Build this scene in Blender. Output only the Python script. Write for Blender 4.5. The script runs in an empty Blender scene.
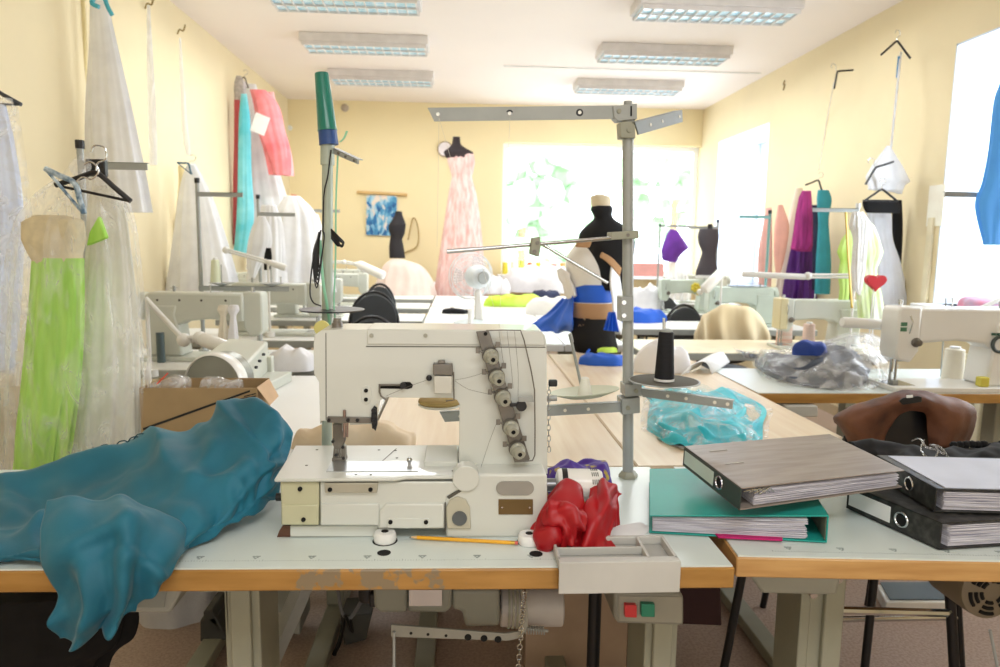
import bpy, bmesh, math, random
from mathutils import Vector, Matrix, noise
random.seed(7)
PI = math.pi
sc = bpy.context.scene
COL = sc.collection

# ---------------------------------------------------------------- camera
FPX = 700.0; CZ = 1.32
roll = math.radians(0.8)
_c = Matrix.Rotation(roll, 3, 'Z') @ Vector((-40, 90.5, -700))
pitch = math.atan2(_c.y, 700); yaw = math.atan2(-_c.x, math.hypot(_c.y, 700))
RC = Matrix.Rotation(-yaw, 3, 'Z') @ Matrix.Rotation(PI/2 - pitch, 3, 'X') @ Matrix.Rotation(roll, 3, 'Z')
CAM = Vector((0, 0, CZ))
cd = bpy.data.cameras.new('camera'); cam = bpy.data.objects.new('camera', cd); COL.objects.link(cam)
cam.location = CAM; cam.rotation_euler = RC.to_euler()
cd.sensor_width = 36; cd.lens = FPX*36/1000; cd.clip_end = 200; cd.clip_start = 0.02
cd.dof.use_dof = True; cd.dof.focus_distance = 1.5; cd.dof.aperture_fstop = 5.0
sc.camera = cam

def ray(px, py): return RC @ Vector(((px-500)/FPX, -(py-333.5)/FPX, -1))
def pz(px, py, z):
    d = ray(px, py); return CAM + d*((z-CZ)/d.z)
def pY(px, py, y):
    d = ray(px, py); return CAM + d*(y/d.y)
def pX(px, py, x):
    d = ray(px, py); return CAM + d*(x/d.x)
def V(*a): return Vector(a)

# ---------------------------------------------------------------- materials
def lin(h):
    h = h.lstrip('#'); c = [int(h[i:i+2], 16)/255 for i in (0, 2, 4)]
    return tuple(x/12.92 if x <= .04045 else ((x+.055)/1.055)**2.4 for x in c) + (1,)
MATS = {}
def mat(name, hexc, rough=.5, metal=0, var=.06, scale=8, bump=0, bscale=60, hex2=None, sheen=0, emit=0, coat=0, lo=.35, hi=.65, stretch=None, trans=0):
    if name in MATS: return MATS[name]
    m = bpy.data.materials.new(name); m.use_nodes = True
    nt = m.node_tree; N = nt.nodes; L = nt.links; b = N['Principled BSDF']
    c = lin(hexc)
    tc = N.new('ShaderNodeTexCoord'); mp = N.new('ShaderNodeMapping'); L.new(tc.outputs['Object'], mp.inputs['Vector'])
    if stretch: mp.inputs['Scale'].default_value = stretch
    n = N.new('ShaderNodeTexNoise'); n.inputs['Scale'].default_value = scale; n.inputs['Detail'].default_value = 5
    L.new(mp.outputs['Vector'], n.inputs['Vector'])
    r = N.new('ShaderNodeValToRGB'); L.new(n.outputs['Fac'], r.inputs['Fac'])
    r.color_ramp.elements[0].position = lo; r.color_ramp.elements[1].position = hi
    c2 = lin(hex2) if hex2 else tuple(min(1, x*(1+var)) for x in c[:3]) + (1,)
    c1 = c if hex2 else tuple(x*(1-var) for x in c[:3]) + (1,)
    r.color_ramp.elements[0].color = c1; r.color_ramp.elements[1].color = c2
    L.new(r.outputs['Color'], b.inputs['Base Color'])
    b.inputs['Roughness'].default_value = rough; b.inputs['Metallic'].default_value = metal
    if sheen: b.inputs['Sheen Weight'].default_value = sheen*.25; b.inputs['Sheen Roughness'].default_value = .4
    if coat: b.inputs['Coat Weight'].default_value = coat
    if trans: b.inputs['Transmission Weight'].default_value = trans
    if emit:
        b.inputs['Emission Color'].default_value = c; b.inputs['Emission Strength'].default_value = emit
    if bump:
        n2 = N.new('ShaderNodeTexNoise'); n2.inputs['Scale'].default_value = bscale; n2.inputs['Detail'].default_value = 3
        L.new(mp.outputs['Vector'], n2.inputs['Vector'])
        bp = N.new('ShaderNodeBump'); bp.inputs['Strength'].default_value = bump; bp.inputs['Distance'].default_value = .005
        L.new(n2.outputs['Fac'], bp.inputs['Height']); L.new(bp.outputs['Normal'], b.inputs['Normal'])
    MATS[name] = m; return m
def film(name, hexc='#ffffff', lo=.15, hi=.6, scale=14, rough=.15, stretch=(1, 1, 1)):
    if name in MATS: return MATS[name]
    m = bpy.data.materials.new(name); m.use_nodes = True
    nt = m.node_tree; N = nt.nodes; L = nt.links; b = N['Principled BSDF']; out = N['Material Output']
    b.inputs['Base Color'].default_value = lin(hexc); b.inputs['Roughness'].default_value = rough
    b.inputs['Specular IOR Level'].default_value = .8
    t = N.new('ShaderNodeBsdfTransparent'); mx = N.new('ShaderNodeMixShader')
    tc = N.new('ShaderNodeTexCoord'); mp = N.new('ShaderNodeMapping'); mp.inputs['Scale'].default_value = stretch
    L.new(tc.outputs['Object'], mp.inputs['Vector'])
    n = N.new('ShaderNodeTexNoise'); n.inputs['Scale'].default_value = scale; n.inputs['Detail'].default_value = 4; n.inputs['Distortion'].default_value = 1.2
    L.new(mp.outputs['Vector'], n.inputs['Vector'])
    mr = N.new('ShaderNodeMapRange'); L.new(n.outputs['Fac'], mr.inputs['Value'])
    mr.inputs['From Min'].default_value = .42; mr.inputs['From Max'].default_value = .74
    mr.inputs['To Min'].default_value = lo; mr.inputs['To Max'].default_value = hi
    L.new(mr.outputs['Result'], mx.inputs['Fac']); L.new(t.outputs[0], mx.inputs[1]); L.new(b.outputs[0], mx.inputs[2])
    L.new(mx.outputs[0], out.inputs['Surface'])
    MATS[name] = m; return m

wall_m = mat('wall_paint', '#f2e2b6', .85, var=.02, scale=1.5)
wall_side_m = mat('wall_paint_side', '#e8d9b4', .85, var=.03, scale=1.5)
ceil_m = mat('ceiling_paint', '#f3e9e2', .9, var=.015, scale=1)
floor_m = mat('speckled_linoleum', '#ab9282', .4, scale=110, hex2='#bfa898', lo=.4, hi=.6)
lam_m = mat('white_laminate', '#dfe8e4', .28, var=.02, scale=3)
lam2_m = mat('white_laminate_far', '#eeeeea', .4, var=.02, scale=3)
oak_m = mat('pale_oak_laminate', '#dcc4a4', .38, scale=3.5, hex2='#eadabf', stretch=(12, .8, 1), lo=.25, hi=.8)
edge_m = mat('lacquered_wood_edge', '#a8793a', .4, scale=5, hex2='#c4954e', stretch=(1, 1, 9), coat=.3)
edge2_m = mat('pale_wood_edge', '#b98a50', .4, scale=5, hex2='#d0a468', stretch=(1, 1, 9), coat=.3)
greyedge_m = mat('grey_edge', '#a9aca6', .45)
steel_m = mat('painted_grey_steel', '#a3a6a3', .38, .1, var=.05, scale=20)
dsteel_m = mat('dark_worn_steel', '#76716a', .35, .4, var=.15, scale=30)
chrome_m = mat('chrome', '#c8cacc', .15, 1)
mach_m = mat('cream_machine_enamel', '#d5d7d0', .3, var=.025, scale=4, coat=.3)
machl_m = mat('olive_machine_enamel', '#c6c4a4', .32, var=.02, scale=4, coat=.2)
seam_m = mat('dark_seam', '#55524a', .7)
machw_m = mat('white_machine_enamel', '#eceae4', .3, var=.02, scale=4, coat=.3)
machg_m = mat('grey_machine_enamel', '#cdcfc3', .35, var=.03, scale=4)
machy_m = mat('yellowed_machine_enamel', '#ddd2a8', .35, var=.03, scale=4)
knob_m = mat('grey_knob_plastic', '#a3a294', .35, var=.04)
black_m = mat('black_plastic', '#17171a', .4)
blackcloth_m = mat('black_cloth', '#0d0d10', .95, var=.3, scale=30)
blackmatte_m = mat('black_holes', '#0c0c0c', .9)
white_m = mat('white_plastic', '#eeeeec', .35)
whitecloth_m = mat('white_cloth', '#eeedf0', .85, bump=.2, bscale=30, sheen=.3)
ivory_m = mat('ivory_satin', '#e9e1cf', .6, sheen=.3)
teal_m = mat('teal_chiffon', '#116178', .62, hex2='#1a7089', scale=5, bump=.08, bscale=220, sheen=.5)
red_m = mat('red_satin', '#a80a18', .45, var=.12, scale=10)
olive_m = mat('olive_grey_metal', '#9b9b8a', .45, .05, var=.06)
brown_m = mat('nameplate_brown', '#6d5631', .4, .3)
card_m = mat('brown_cardboard', '#a58a64', .85, var=.05, scale=12)
paper_m = mat('paper_sheets', '#e4e2ea', .85, scale=40, hex2='#b9b6c4', stretch=(.2, .2, 9), lo=.42, hi=.62)
paperw_m = mat('white_paper', '#f2f3f3', .8)

# ---------------------------------------------------------------- mesh building
class MB:
    def __init__(s): s.v = []; s.f = []
    def add(s, vs, fs, M=None):
        o = len(s.v)
        for p in vs:
            p = Vector(p); s.v.append(M @ p if M else p)
        for f in fs: s.f.append([i+o for i in f])
        return s
    def box(s, c, size, M=None):
        x, y, z = [d/2 for d in size]; c = Vector(c)
        vs = [c+Vector((a*x, b*y, d*z)) for a in (-1, 1) for b in (-1, 1) for d in (-1, 1)]
        return s.add(vs, [(0,1,3,2),(4,6,7,5),(0,4,5,1),(2,3,7,6),(0,2,6,4),(1,5,7,3)], M)
    def bb(s, lo, hi, M=None):
        lo = Vector(lo); hi = Vector(hi); return s.box((lo+hi)/2, hi-lo, M)
    def cyl(s, p0, p1, r0, r1=None, n=20, caps=True):
        r1 = r0 if r1 is None else r1
        p0 = Vector(p0); p1 = Vector(p1); d = (p1-p0).normalized(); q = d.to_track_quat('Z', 'Y').to_matrix()
        vs = []
        for p, r in ((p0, r0), (p1, r1)):
            for i in range(n):
                a = 2*PI*i/n; vs.append(p + q @ Vector((r*math.cos(a), r*math.sin(a), 0)))
        fs = [(i, (i+1) % n, n+(i+1) % n, n+i) for i in range(n)]
        if caps: fs += [tuple(range(n))[::-1], tuple(range(n, 2*n))]
        return s.add(vs, fs)
    def lathe(s, prof, p0=(0, 0, 0), axis=(0, 0, 1), n=28, ring=False):
        p0 = Vector(p0); q = Vector(axis).normalized().to_track_quat('Z', 'Y').to_matrix(); vs = []; fs = []
        for r, z in prof:
            for i in range(n):
                a = 2*PI*i/n; vs.append(p0 + q @ Vector((r*math.cos(a), r*math.sin(a), z)))
        k = len(prof)
        for j in range(k-1):
            for i in range(n): fs.append((j*n+i, j*n+(i+1) % n, (j+1)*n+(i+1) % n, (j+1)*n+i))
        if ring: fs += [((k-1)*n+i, (k-1)*n+(i+1) % n, (i+1) % n, i) for i in range(n)]
        else: fs += [tuple(range(n))[::-1], tuple(range((k-1)*n, k*n))]
        return s.add(vs, fs)
    def tube(s, pts, r, n=8, closed=False):
        pts = [Vector(p) for p in pts]; m = len(pts); vs = []; fs = []
        up = Vector((0, 0, 1)); prev = None
        for i, p in enumerate(pts):
            a = pts[(i-1) % m] if (closed or i > 0) else p; b = pts[(i+1) % m] if (closed or i < m-1) else p
            d = (b-a).normalized()
            if prev is None:
                x = d.cross(up)
                if x.length < .05: x = d.cross(Vector((1, 0, 0)))
            else: x = prev - d*prev.dot(d)
            x.normalize(); prev = x; y = d.cross(x)
            rr = r[i] if isinstance(r, (list, tuple)) else r
            for k in range(n):
                t = 2*PI*k/n; vs.append(p + (x*math.cos(t) + y*math.sin(t))*rr)
        for i in range(m if closed else m-1):
            for k in range(n):
                j = (i+1) % m; fs.append((i*n+k, i*n+(k+1) % n, j*n+(k+1) % n, j*n+k))
        if not closed: fs += [tuple(range(n))[::-1], tuple(range((m-1)*n, m*n))]
        return s.add(vs, fs)
    def prism(s, poly, off):
        n = len(poly); off = Vector(off); poly = [Vector(p) for p in poly]
        return s.add(poly + [p+off for p in poly], [tuple(range(n)), tuple(range(n, 2*n))[::-1]] + [(i, n+i, n+(i+1) % n, (i+1) % n) for i in range(n)])
    def pp(s, pix, y0, y1):          # outline read at depth y0, extruded straight back to y1
        return s.prism([pY(a, b, y0) for a, b in pix], (0, y1-y0, 0))
    def sphere(s, c, r, sc_=(1, 1, 1), n=16):
        c = Vector(c); pr = []; vs = []; fs = []; m = n//2
        for j in range(m+1):
            t = PI*j/m
            for i in range(n):
                a = 2*PI*i/n; vs.append(c + Vector((r*sc_[0]*math.sin(t)*math.cos(a), r*sc_[1]*math.sin(t)*math.sin(a), r*sc_[2]*math.cos(t))))
        for j in range(m):
            for i in range(n): fs.append((j*n+i, (j+1)*n+i, (j+1)*n+(i+1) % n, j*n+(i+1) % n))
        return s.add(vs, fs)
    def grid(s, P, closed=False):
        r = len(P); c = len(P[0]); vs = [p for row in P for p in row]; fs = []
        for i in range(r-1):
            for j in range(c if closed else c-1): fs.append((i*c+j, i*c+(j+1) % c, (i+1)*c+(j+1) % c, (i+1)*c+j))
        return s.add(vs, fs)
    def build(s, name, m, parent=None, bevel=0, solid=0, sub=0, flat=False, angle=38, seg=2):
        me = bpy.data.meshes.new(name)
        if parent is not None:
            inv = WM[parent.name].inverted(); vs = [inv @ p for p in s.v]; loc = None
        else:
            xs = [p.x for p in s.v]; ys = [p.y for p in s.v]; zs = [p.z for p in s.v]
            loc = Vector(((min(xs)+max(xs))/2, (min(ys)+max(ys))/2, min(zs))); vs = [p-loc for p in s.v]
        me.from_pydata([tuple(p) for p in vs], [], s.f); me.update()
        bm = bmesh.new(); bm.from_mesh(me); bmesh.ops.remove_doubles(bm, verts=bm.verts, dist=1e-6)
        bmesh.ops.recalc_face_normals(bm, faces=bm.faces); bm.to_mesh(me); bm.free()
        me.materials.append(m)
        if not flat:
            me.polygons.foreach_set('use_smooth', [True]*len(me.polygons)); me.set_sharp_from_angle(angle=math.radians(angle))
        o = bpy.data.objects.new(name, me); COL.objects.link(o)
        if parent is not None:
            o.parent = parent; WM[o.name] = WM[parent.name]
        else:
            o.location = loc; WM[o.name] = Matrix.Translation(loc)
        if solid:
            md = o.modifiers.new('solid', 'SOLIDIFY'); md.thickness = solid; md.offset = 0
        if bevel:
            md = o.modifiers.new('bevel', 'BEVEL'); md.width = bevel; md.segments = seg; md.limit_method = 'ANGLE'; md.angle_limit = math.radians(35)
            me.polygons.foreach_set('use_smooth', [True]*len(me.polygons))
            md.harden_normals = False
        if sub:
            md = o.modifiers.new('sub', 'SUBSURF'); md.levels = sub; md.render_levels = sub
        return o
WM = {}
def thing(name, label, cat, loc=(0, 0, 0), rz=0, group=None, rx=0, ry=0):
    o = bpy.data.objects.new(name, None); COL.objects.link(o); o.empty_display_size = .05
    o.location = loc; o.rotation_euler = (rx, ry, rz); o['label'] = label; o['category'] = cat
    if group: o['group'] = group
    WM[o.name] = Matrix.Translation(Vector(loc)) @ o.rotation_euler.to_matrix().to_4x4()
    return o
def tag(o, label, cat, group=None, kind=None):
    if label: o['label'] = label
    if cat: o['category'] = cat
    if group: o['group'] = group
    if kind: o['kind'] = kind
    return o
def struct(o): o['kind'] = 'structure'; return o
def dup(root, loc, rz=0, label=None, group=None):
    r = root.copy(); COL.objects.link(r); r.location = loc; r.rotation_euler = (0, 0, rz)
    if label: r['label'] = label
    if group: r['group'] = group
    for ch in list(root.children):
        c = ch.copy(); COL.objects.link(c); c.parent = r
        for g in list(ch.children):
            d = g.copy(); COL.objects.link(d); d.parent = c
    return r

def cr(p, t):       # catmull-rom through a list of vectors, t in 0..1
    n = len(p)-1; x = min(max(t, 0), 1)*n; i = min(int(x), n-1); u = x-i
    a = p[max(i-1, 0)]; b = p[i]; c = p[i+1]; d = p[min(i+2, n)]
    if i == 0: a = b*2-c
    if i == n-1: d = c*2-b
    return (b*2 + (c-a)*u + (a*2-b*5+c*4-d)*u*u + (b*3-a-c*3+d)*u**3)*.5
def curve(pts, n=24): return [cr([Vector(p) for p in pts], i/(n-1)) for i in range(n)]
def fbm(p, o=3): return noise.fractal(p, .6, 2.0, o)
def sheet(rows, nu=80, nv=60, disp=None):
    """a cloth surface through a control grid of points; rows top to bottom, each left to right"""
    P = []
    for j in range(nv):
        t = j/(nv-1)
        P.append([cr([cr(r, i/(nu-1)) for r in rows], t) for i in range(nu)])
    if disp:
        Q = []
        for j in range(nv):
            row = []
            for i in range(nu):
                a = P[j][min(i+1, nu-1)]-P[j][max(i-1, 0)]; b = P[min(j+1, nv-1)][i]-P[max(j-1, 0)][i]
                n = b.cross(a)
                if n.length > 1e-12: n.normalize()
                row.append(P[j][i] + n*disp(i/(nu-1), j/(nv-1), P[j][i]))
            Q.append(row)
        P = Q
    return MB().grid(P)
def ridge(x): return 1-abs(math.sin(x))
def loft(rows, Y, folds=0, amp=.08, n=56, m=36, dr=.5, tilt=0, seed=0, mb=None, caps=True, amp0=None, hem=0):
    """rows (left, right, py[, depth ratio]) at depth Y: closed body of elliptical sections, with running folds"""
    mb = mb or MB(); C = []
    for r in rows:
        a = pY(r[0], r[2], Y); b = pY(r[1], r[2], Y); k = r[3] if len(r) > 3 else dr
        c = (a+b)/2; C.append((c, (b-a).length/2, k))
    P = []
    cs = [Vector((c.x, c.y, c.z)) for c, w, k in C]; ws = [Vector((w, k, 0)) for c, w, k in C]
    amp0 = amp*.25 if amp0 is None else amp0
    for j in range(m):
        t = j/(m-1); c = cr(cs, t); w = cr(ws, t); am = amp0+(amp-amp0)*t; row = []
        for i in range(n):
            a = 2*PI*i/n
            q = noise.noise(Vector((math.cos(a)*1.7+seed, math.sin(a)*1.7, t*1.2)))
            f = 1
            if folds: f += am*1.5*(math.sin(folds*a + 3*q + seed + 1.2*math.sin(t*2.5+seed)) * .7 + .55*math.sin(folds*1.9*a+seed*2+2*q) - .35)
            f += .05*q
            row.append(Vector((c.x + w.x*f*math.cos(a), c.y + w.x*w.y*f*math.sin(a), c.z - (hem*math.sin(3*a+seed) if j == m-1 else 0))))
        P.append(row)
    mb.grid(P, closed=True)
    if caps:
        o = len(mb.v)-n*m; mb.f.append(list(range(o, o+n))); mb.f.append(list(range(o+n*(m-1), o+n*m)))
    return mb
def heap(cx, cy, z0, ax, ay, h, seed=0, crease=.25, freq=5, p=2.4, rot=0, n=60, m=22, grow=0, skew=0):
    """a lump of soft stuff lying on z0"""
    mb = MB(); P = []; k = math.cos(rot); s_ = math.sin(rot)
    for j in range(m):
        t = j/(m-1); row = []
        for i in range(n):
            a = 2*PI*i/n; q = noise.noise(Vector((math.cos(a)*1.5+seed, math.sin(a)*1.5, 3.1*seed)))
            R = (1+.3*q) * math.sin(t*PI/2)**.8 if t > 0 else 0
            x = (ax+grow)*R*math.cos(a); y = (ay+grow)*R*math.sin(a); z = (h+grow)*(max(0, 1-t**p))**.6
            pnt = Vector((x*6+seed*7, y*6, z*6)); w = noise.noise(pnt*.8)*1.5
            cr_ = ridge(freq*(x+.6*y)*3+w*3+seed) * crease + crease*.8*fbm(pnt*1.8)
            z = z*(1+cr_-crease*.4) ; rr = 1 + .25*crease*noise.noise(pnt*2)
            x = x*rr + skew*z; y *= rr
            row.append(Vector((cx + k*x - s_*y, cy + s_*x + k*y, z0 + max(0, z)*(1 if t < 1 else 0))))
        P.append(row)
    mb.grid(P, closed=True)
    return mb
def bez(p): return [Vector(q) for q in p]

exec_parts = []
# ================================================================ SETTING
YB = 8.8; XL = -2.07; XR = 3.0; ZC = 3.0; YF = -1.6
struct(MB().bb((XL-.3, YF, -.1), (XR+1.2, YB+.3, 0)).build('floor', floor_m, flat=True))
struct(MB().bb((XL-.3, YF, ZC), (XR+.7, YB+.3, ZC+.1)).build('ceiling', ceil_m, flat=True))
struct(MB().bb((XL-.3, YF-.2, 0), (XR+.4, YF, ZC)).build('wall_front', wall_side_m, flat=True))
struct(MB().bb((XL-.2, YF, 0), (XL, YB, ZC)).build('wall_left', wall_side_m, flat=True))
# window openings
wb0 = pY(503, 142, YB); wb1 = pY(694, 300, YB)      # back
BW = (wb0.x, wb1.x, .94, wb0.z)
mb = MB(); mb.bb((XL-.2, YB, 0), (BW[0], YB+.25, ZC)).bb((BW[1], YB, 0), (XR+.3, YB+.25, ZC)).bb((BW[0], YB, 0), (BW[1], YB+.25, BW[2])).bb((BW[0], YB, BW[3]), (BW[1], YB+.25, ZC))
struct(mb.build('wall_back', wall_m, flat=True))
wa = pX(770, 122, XR); wc = pX(719, 140, XR); wd = pX(957, 44, XR)
W2 = (wa.y, wc.y, .86, wa.z)      # far side window y0,y1
W3 = (wd.y-1.9, wd.y, .98, wd.z)
mb = MB(); T = .6
mb.bb((XR, YF, 0), (XR+T, W3[0], ZC)).bb((XR, W3[1], 0), (XR+T, W2[0], ZC)).bb((XR, W2[1], 0), (XR+T, YB+.25, ZC))
for w in (W2, W3): mb.bb((XR, w[0], 0), (XR+T, w[1], w[2])).bb((XR, w[0], w[3]), (XR+T, w[1], ZC))
struct(mb.build('wall_right', wall_side_m, flat=True))
glass_m = film('window_glass', '#f4fbff', .06, .1, rough=.02)
pvc_m = mat('white_window_frame', '#f6f8fb', .4, var=.01)
def window_y(n, w, yy):        # on the back wall
    r = thing('window_%d' % n, 'wide bright window in the far wall', 'window', ((w[0]+w[1])/2, yy+.12, w[2])); r['kind'] = 'structure'
    f = MB(); e = .06; y0 = yy+.1; y1 = yy+.16
    f.bb((w[0], y0, w[2]), (w[0]+e, y1, w[3])).bb((w[1]-e, y0, w[2]), (w[1], y1, w[3])).bb((w[0]+e, y0, w[2]), (w[1]-e, y1, w[2]+e)).bb((w[0]+e, y0, w[3]-e), (w[1]-e, y1, w[3]))
    mx = w[0]+(w[1]-w[0])*.5
    f.bb((mx-.05, y0, w[2]+e), (mx+.05, y1, w[3]-e)); f.bb((mx+.05, y0, w[3]-.55), (w[1]-e, y1, w[3]-.49))
    f.build('window_frame', pvc_m, r, flat=True)
    MB().bb((w[0]+e, yy+.125, w[2]+e), (w[1]-e, yy+.131, w[3]-e)).build('window_pane', glass_m, r, flat=True)
    MB().bb((w[0]-.05, yy-.18, w[2]-.04), (w[1]+.05, yy+.1, w[2])).build('window_sill', pvc_m, r, bevel=.006)
def window_x(n, w, lab):
    r = thing('window_%d' % n, lab, 'window', (XR+.54, (w[0]+w[1])/2, w[2])); r['kind'] = 'structure'
    f = MB(); e = .06; x0 = XR+.5; x1 = XR+.56
    f.bb((x0, w[0], w[2]), (x1, w[0]+e, w[3])).bb((x0, w[1]-e, w[2]), (x1, w[1], w[3])).bb((x0, w[0]+e, w[2]), (x1, w[1]-e, w[2]+e)).bb((x0, w[0]+e, w[3]-e), (x1, w[1]-e, w[3]))
    my = w[0]+(w[1]-w[0])*.5; f.bb((x0, my-.05, w[2]+e), (x1, my+.05, w[3]-e))
    f.build('window_frame', pvc_m, r, flat=True)
    MB().bb((XR+.525, w[0]+e, w[2]+e), (XR+.531, w[1]-e, w[3]-e)).build('window_pane', glass_m, r, flat=True)
    MB().bb((XR-.12, w[0]-.05, w[2]-.04), (XR+.5, w[1]+.05, w[2])).build('window_sill', pvc_m, r, bevel=.006)
    rv = MB(); e = .012
    rv.bb((XR-.002, w[1]-e, w[2]), (XR+.5, w[1], w[3])).bb((XR-.002, w[0], w[2]), (XR+.5, w[0]+e, w[3])).bb((XR-.002, w[0], w[3]-e), (XR+.5, w[1], w[3]))
    rv.build('window_reveal', mat('reveal_paint', '#dde8fb', .7), r, flat=True)
window_y(1, BW, YB)
window_x(2, W2, 'tall narrow far window in the right wall'); window_x(3, W3, 'near window in the right wall with white reveal')
# baseboards
bbm = mat('baseboard_paint', '#b9a585', .5)
struct(MB().bb((XL, YF, 0), (XL+.02, YB, .08)).build('baseboard_left', bbm, flat=True))
struct(MB().bb((XR-.02, YF, 0), (XR, YB, .08)).build('baseboard_right', bbm, flat=True))

# ================================================================ LIGHT
w = bpy.data.worlds.new('world'); sc.world = w; w.use_nodes = True
bg = w.node_tree.nodes['Background']; bg.inputs['Color'].default_value = (.82, .92, 1, 1); bg.inputs['Strength'].default_value = 4.6
def area(name, loc, rot, sx, sy, power, color=(1, 1, 1)):
    d = bpy.data.lights.new(name, 'AREA'); d.shape = 'RECTANGLE'; d.size = sx; d.size_y = sy; d.energy = power; d.color = color
    o = bpy.data.objects.new(name, d); COL.objects.link(o); o.location = loc; o.rotation_euler = rot; return o
area('fill_light_behind', (.4, -.5, ZC-.12), (0, 0, 0), 1.8, .8, 34, (.93, .97, 1))  # added overhead fill behind the camera, no fixture modelled there
area('fill_light_front', (.2, YF+.03, 1.35), (PI/2, 0, 0), 2.4, 1.6, 17, (.96, .98, 1))  # added fill on the closed front wall, brightens fronts and table undersides
area('daylight_side', (XR+1.3, (W3[0]+W3[1])/2, 1.9), (0, PI/2, 0), 2.0, 2.0, 110, (.95, .98, 1))
area('daylight_far_side', (XR+1.3, (W2[0]+W2[1])/2, 1.9), (0, PI/2, 0), 2.0, 1.6, 60, (.95, .98, 1))
sc.view_settings.view_transform = 'Standard'; sc.view_settings.look = 'None'; sc.view_settings.exposure = 0.12; sc.view_settings.gamma = 1.0
try:
    sc.cycles.use_denoising = True; sc.cycles.max_bounces = 8; sc.cycles.transparent_max_bounces = 24; sc.cycles.sample_clamp_indirect = 6
except Exception: pass

# ceiling light fixtures: (px left, px right, py of top-back edge)
diff_m = mat('louvre_diffuser', '#a8d4e4', .2, .3, scale=30, hex2='#f0fbff', emit=.25)
fixb_m = mat('fixture_body', '#dcd6d2', .5)
FX = [(270, 421, 3, 'ceiling light nearest the camera on the left side, cut by the photo edge'),
      (303, 429, 47, 'middle ceiling light of the left row'), (330, 434, 80, 'farthest ceiling light of the left row above green cone'),
      (634, 796, 13, 'ceiling light nearest the camera on the right side'), (598, 727, 57, 'middle ceiling light of the right row'),
      (575, 680, 89, 'farthest ceiling light of the right row')]
for a, b, y, lab in FX:
    pa = pz(a, y, ZC-.08); pb = pz(b, y+3, ZC-.08); yy = (pa.y+pb.y)/2; x0 = pa.x; x1 = pb.x
    r = thing('ceiling_light', 'louvred fixture, '+lab, 'ceiling light', ((x0+x1)/2, yy, ZC), group=None)
    MB().bb((x0, yy-.15, ZC-.07), (x1, yy+.15, ZC)).build('housing', fixb_m, r, bevel=.006)
    MB().bb((x0+.03, yy-.13, ZC-.085), (x1-.03, yy+.13, ZC-.071)).build('diffuser', diff_m, r, flat=True)
    l = MB()
    k = 14
    for i in range(k+1):
        x = x0+.03+(x1-x0-.06)*i/k; l.bb((x-.004, yy-.13, ZC-.1), (x+.004, yy+.13, ZC-.086))
    l.bb((x0+.02, yy-.14, ZC-.1), (x1-.02, yy-.13, ZC-.071)).bb((x0+.02, yy+.13, ZC-.1), (x1-.02, yy+.14, ZC-.071)).bb((x0+.02, yy-.006, ZC-.1), (x1-.02, yy+.006, ZC-.086))
    l.build('louvre', fixb_m, r, flat=True)
    area('tube_light', ((x0+x1)/2, yy, ZC-.12), (0, 0, 0), 1.1, .25, 16 if yy > 4.2 else 8, (.93, .97, 1))
o = MB().tube([pY(515, 67, 7.0)*1 if False else V(.4, 6.9, ZC-.01), V(2.9, 6.9, ZC-.01)], .006).build('ceiling_cable', white_m)
tag(o, 'thin white cable running across the ceiling to the right wall', 'cable')
# pale trees outside the back window
tree_m = mat('hazy_tree_leaves', '#93bf86', .9, scale=2, hex2='#cfe3c6')
for i, (x, y, h, r_) in enumerate([(1.4, 16, 3.4, 1.3), (5.2, 17, 4.2, 1.6), (3.0, 24, 2.6, 1.5)]):
    t = thing('tree', ['pale green tree outside the back window, left', 'tallest pale green tree outside the back window, right', 'low pale green tree far outside the back window, middle'][i], 'tree', (x, y, -1))
    MB().cyl((x, y, -1), (x, y, h-r_), .12, .07).build('trunk', card_m, t)
    c = MB()
    for k in range(60):
        a = random.random()*6.28; q = random.random(); rr = r_*math.sqrt(random.random())
        c.sphere((x+rr*math.cos(a), y+rr*math.sin(a)*.8, h-r_+ (q-.35)*2*r_), .16+.2*random.random(), n=8)
    c.build('crown', tree_m, t)

# ================================================================ TABLES
def table(label, x0, x1, y0, y1, top=lam_m, edge=edge_m, group=None, th=.042, z=.75, legs=True, taper=None, name='sewing_table'):
    r = thing(name, label, 'table', ((x0+x1)/2, (y0+y1)/2, 0), group=group)
    MB().bb((x0, y0, z-th), (x1, y1, z-.003)).build('tabletop', edge, r, bevel=.003)
    MB().bb((x0+.003, y0+.003, z-.0029), (x1-.003, y1-.003, z)).build('laminate', top, r, flat=True)
    if legs:
        for x in (x0+.16, x1-.16):
            l = MB(); ym = (y0+y1)/2
            l.bb((x-.03, ym-.04, .05), (x+.03, ym+.04, z-th-.03)).bb((x-.025, y0+.05, z-th-.03), (x+.025, y1-.05, z-th))
            l.bb((x-.03, y0+.03, .01), (x+.03, y1-.03, .05))
            l.build('leg', olive_m, r, bevel=.004)
    return r
# front table with the big machine
FYf, FYb = 1.185, 1.735
ft = thing('sewing_table', 'white sewing table at the front with worn orange wooden edge under the big machine', 'table', (-.3, 1.46, 0))
FX0, FX1 = -1.15, .492
ex = .006
mb = MB(); mb.prism([V(FX0, FYf+.012, .708), V(FX1+.006, FYf-.016, .708), V(FX1+.006, FYb, .708), V(FX0, FYb, .708)], (0, 0, .039))
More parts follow.
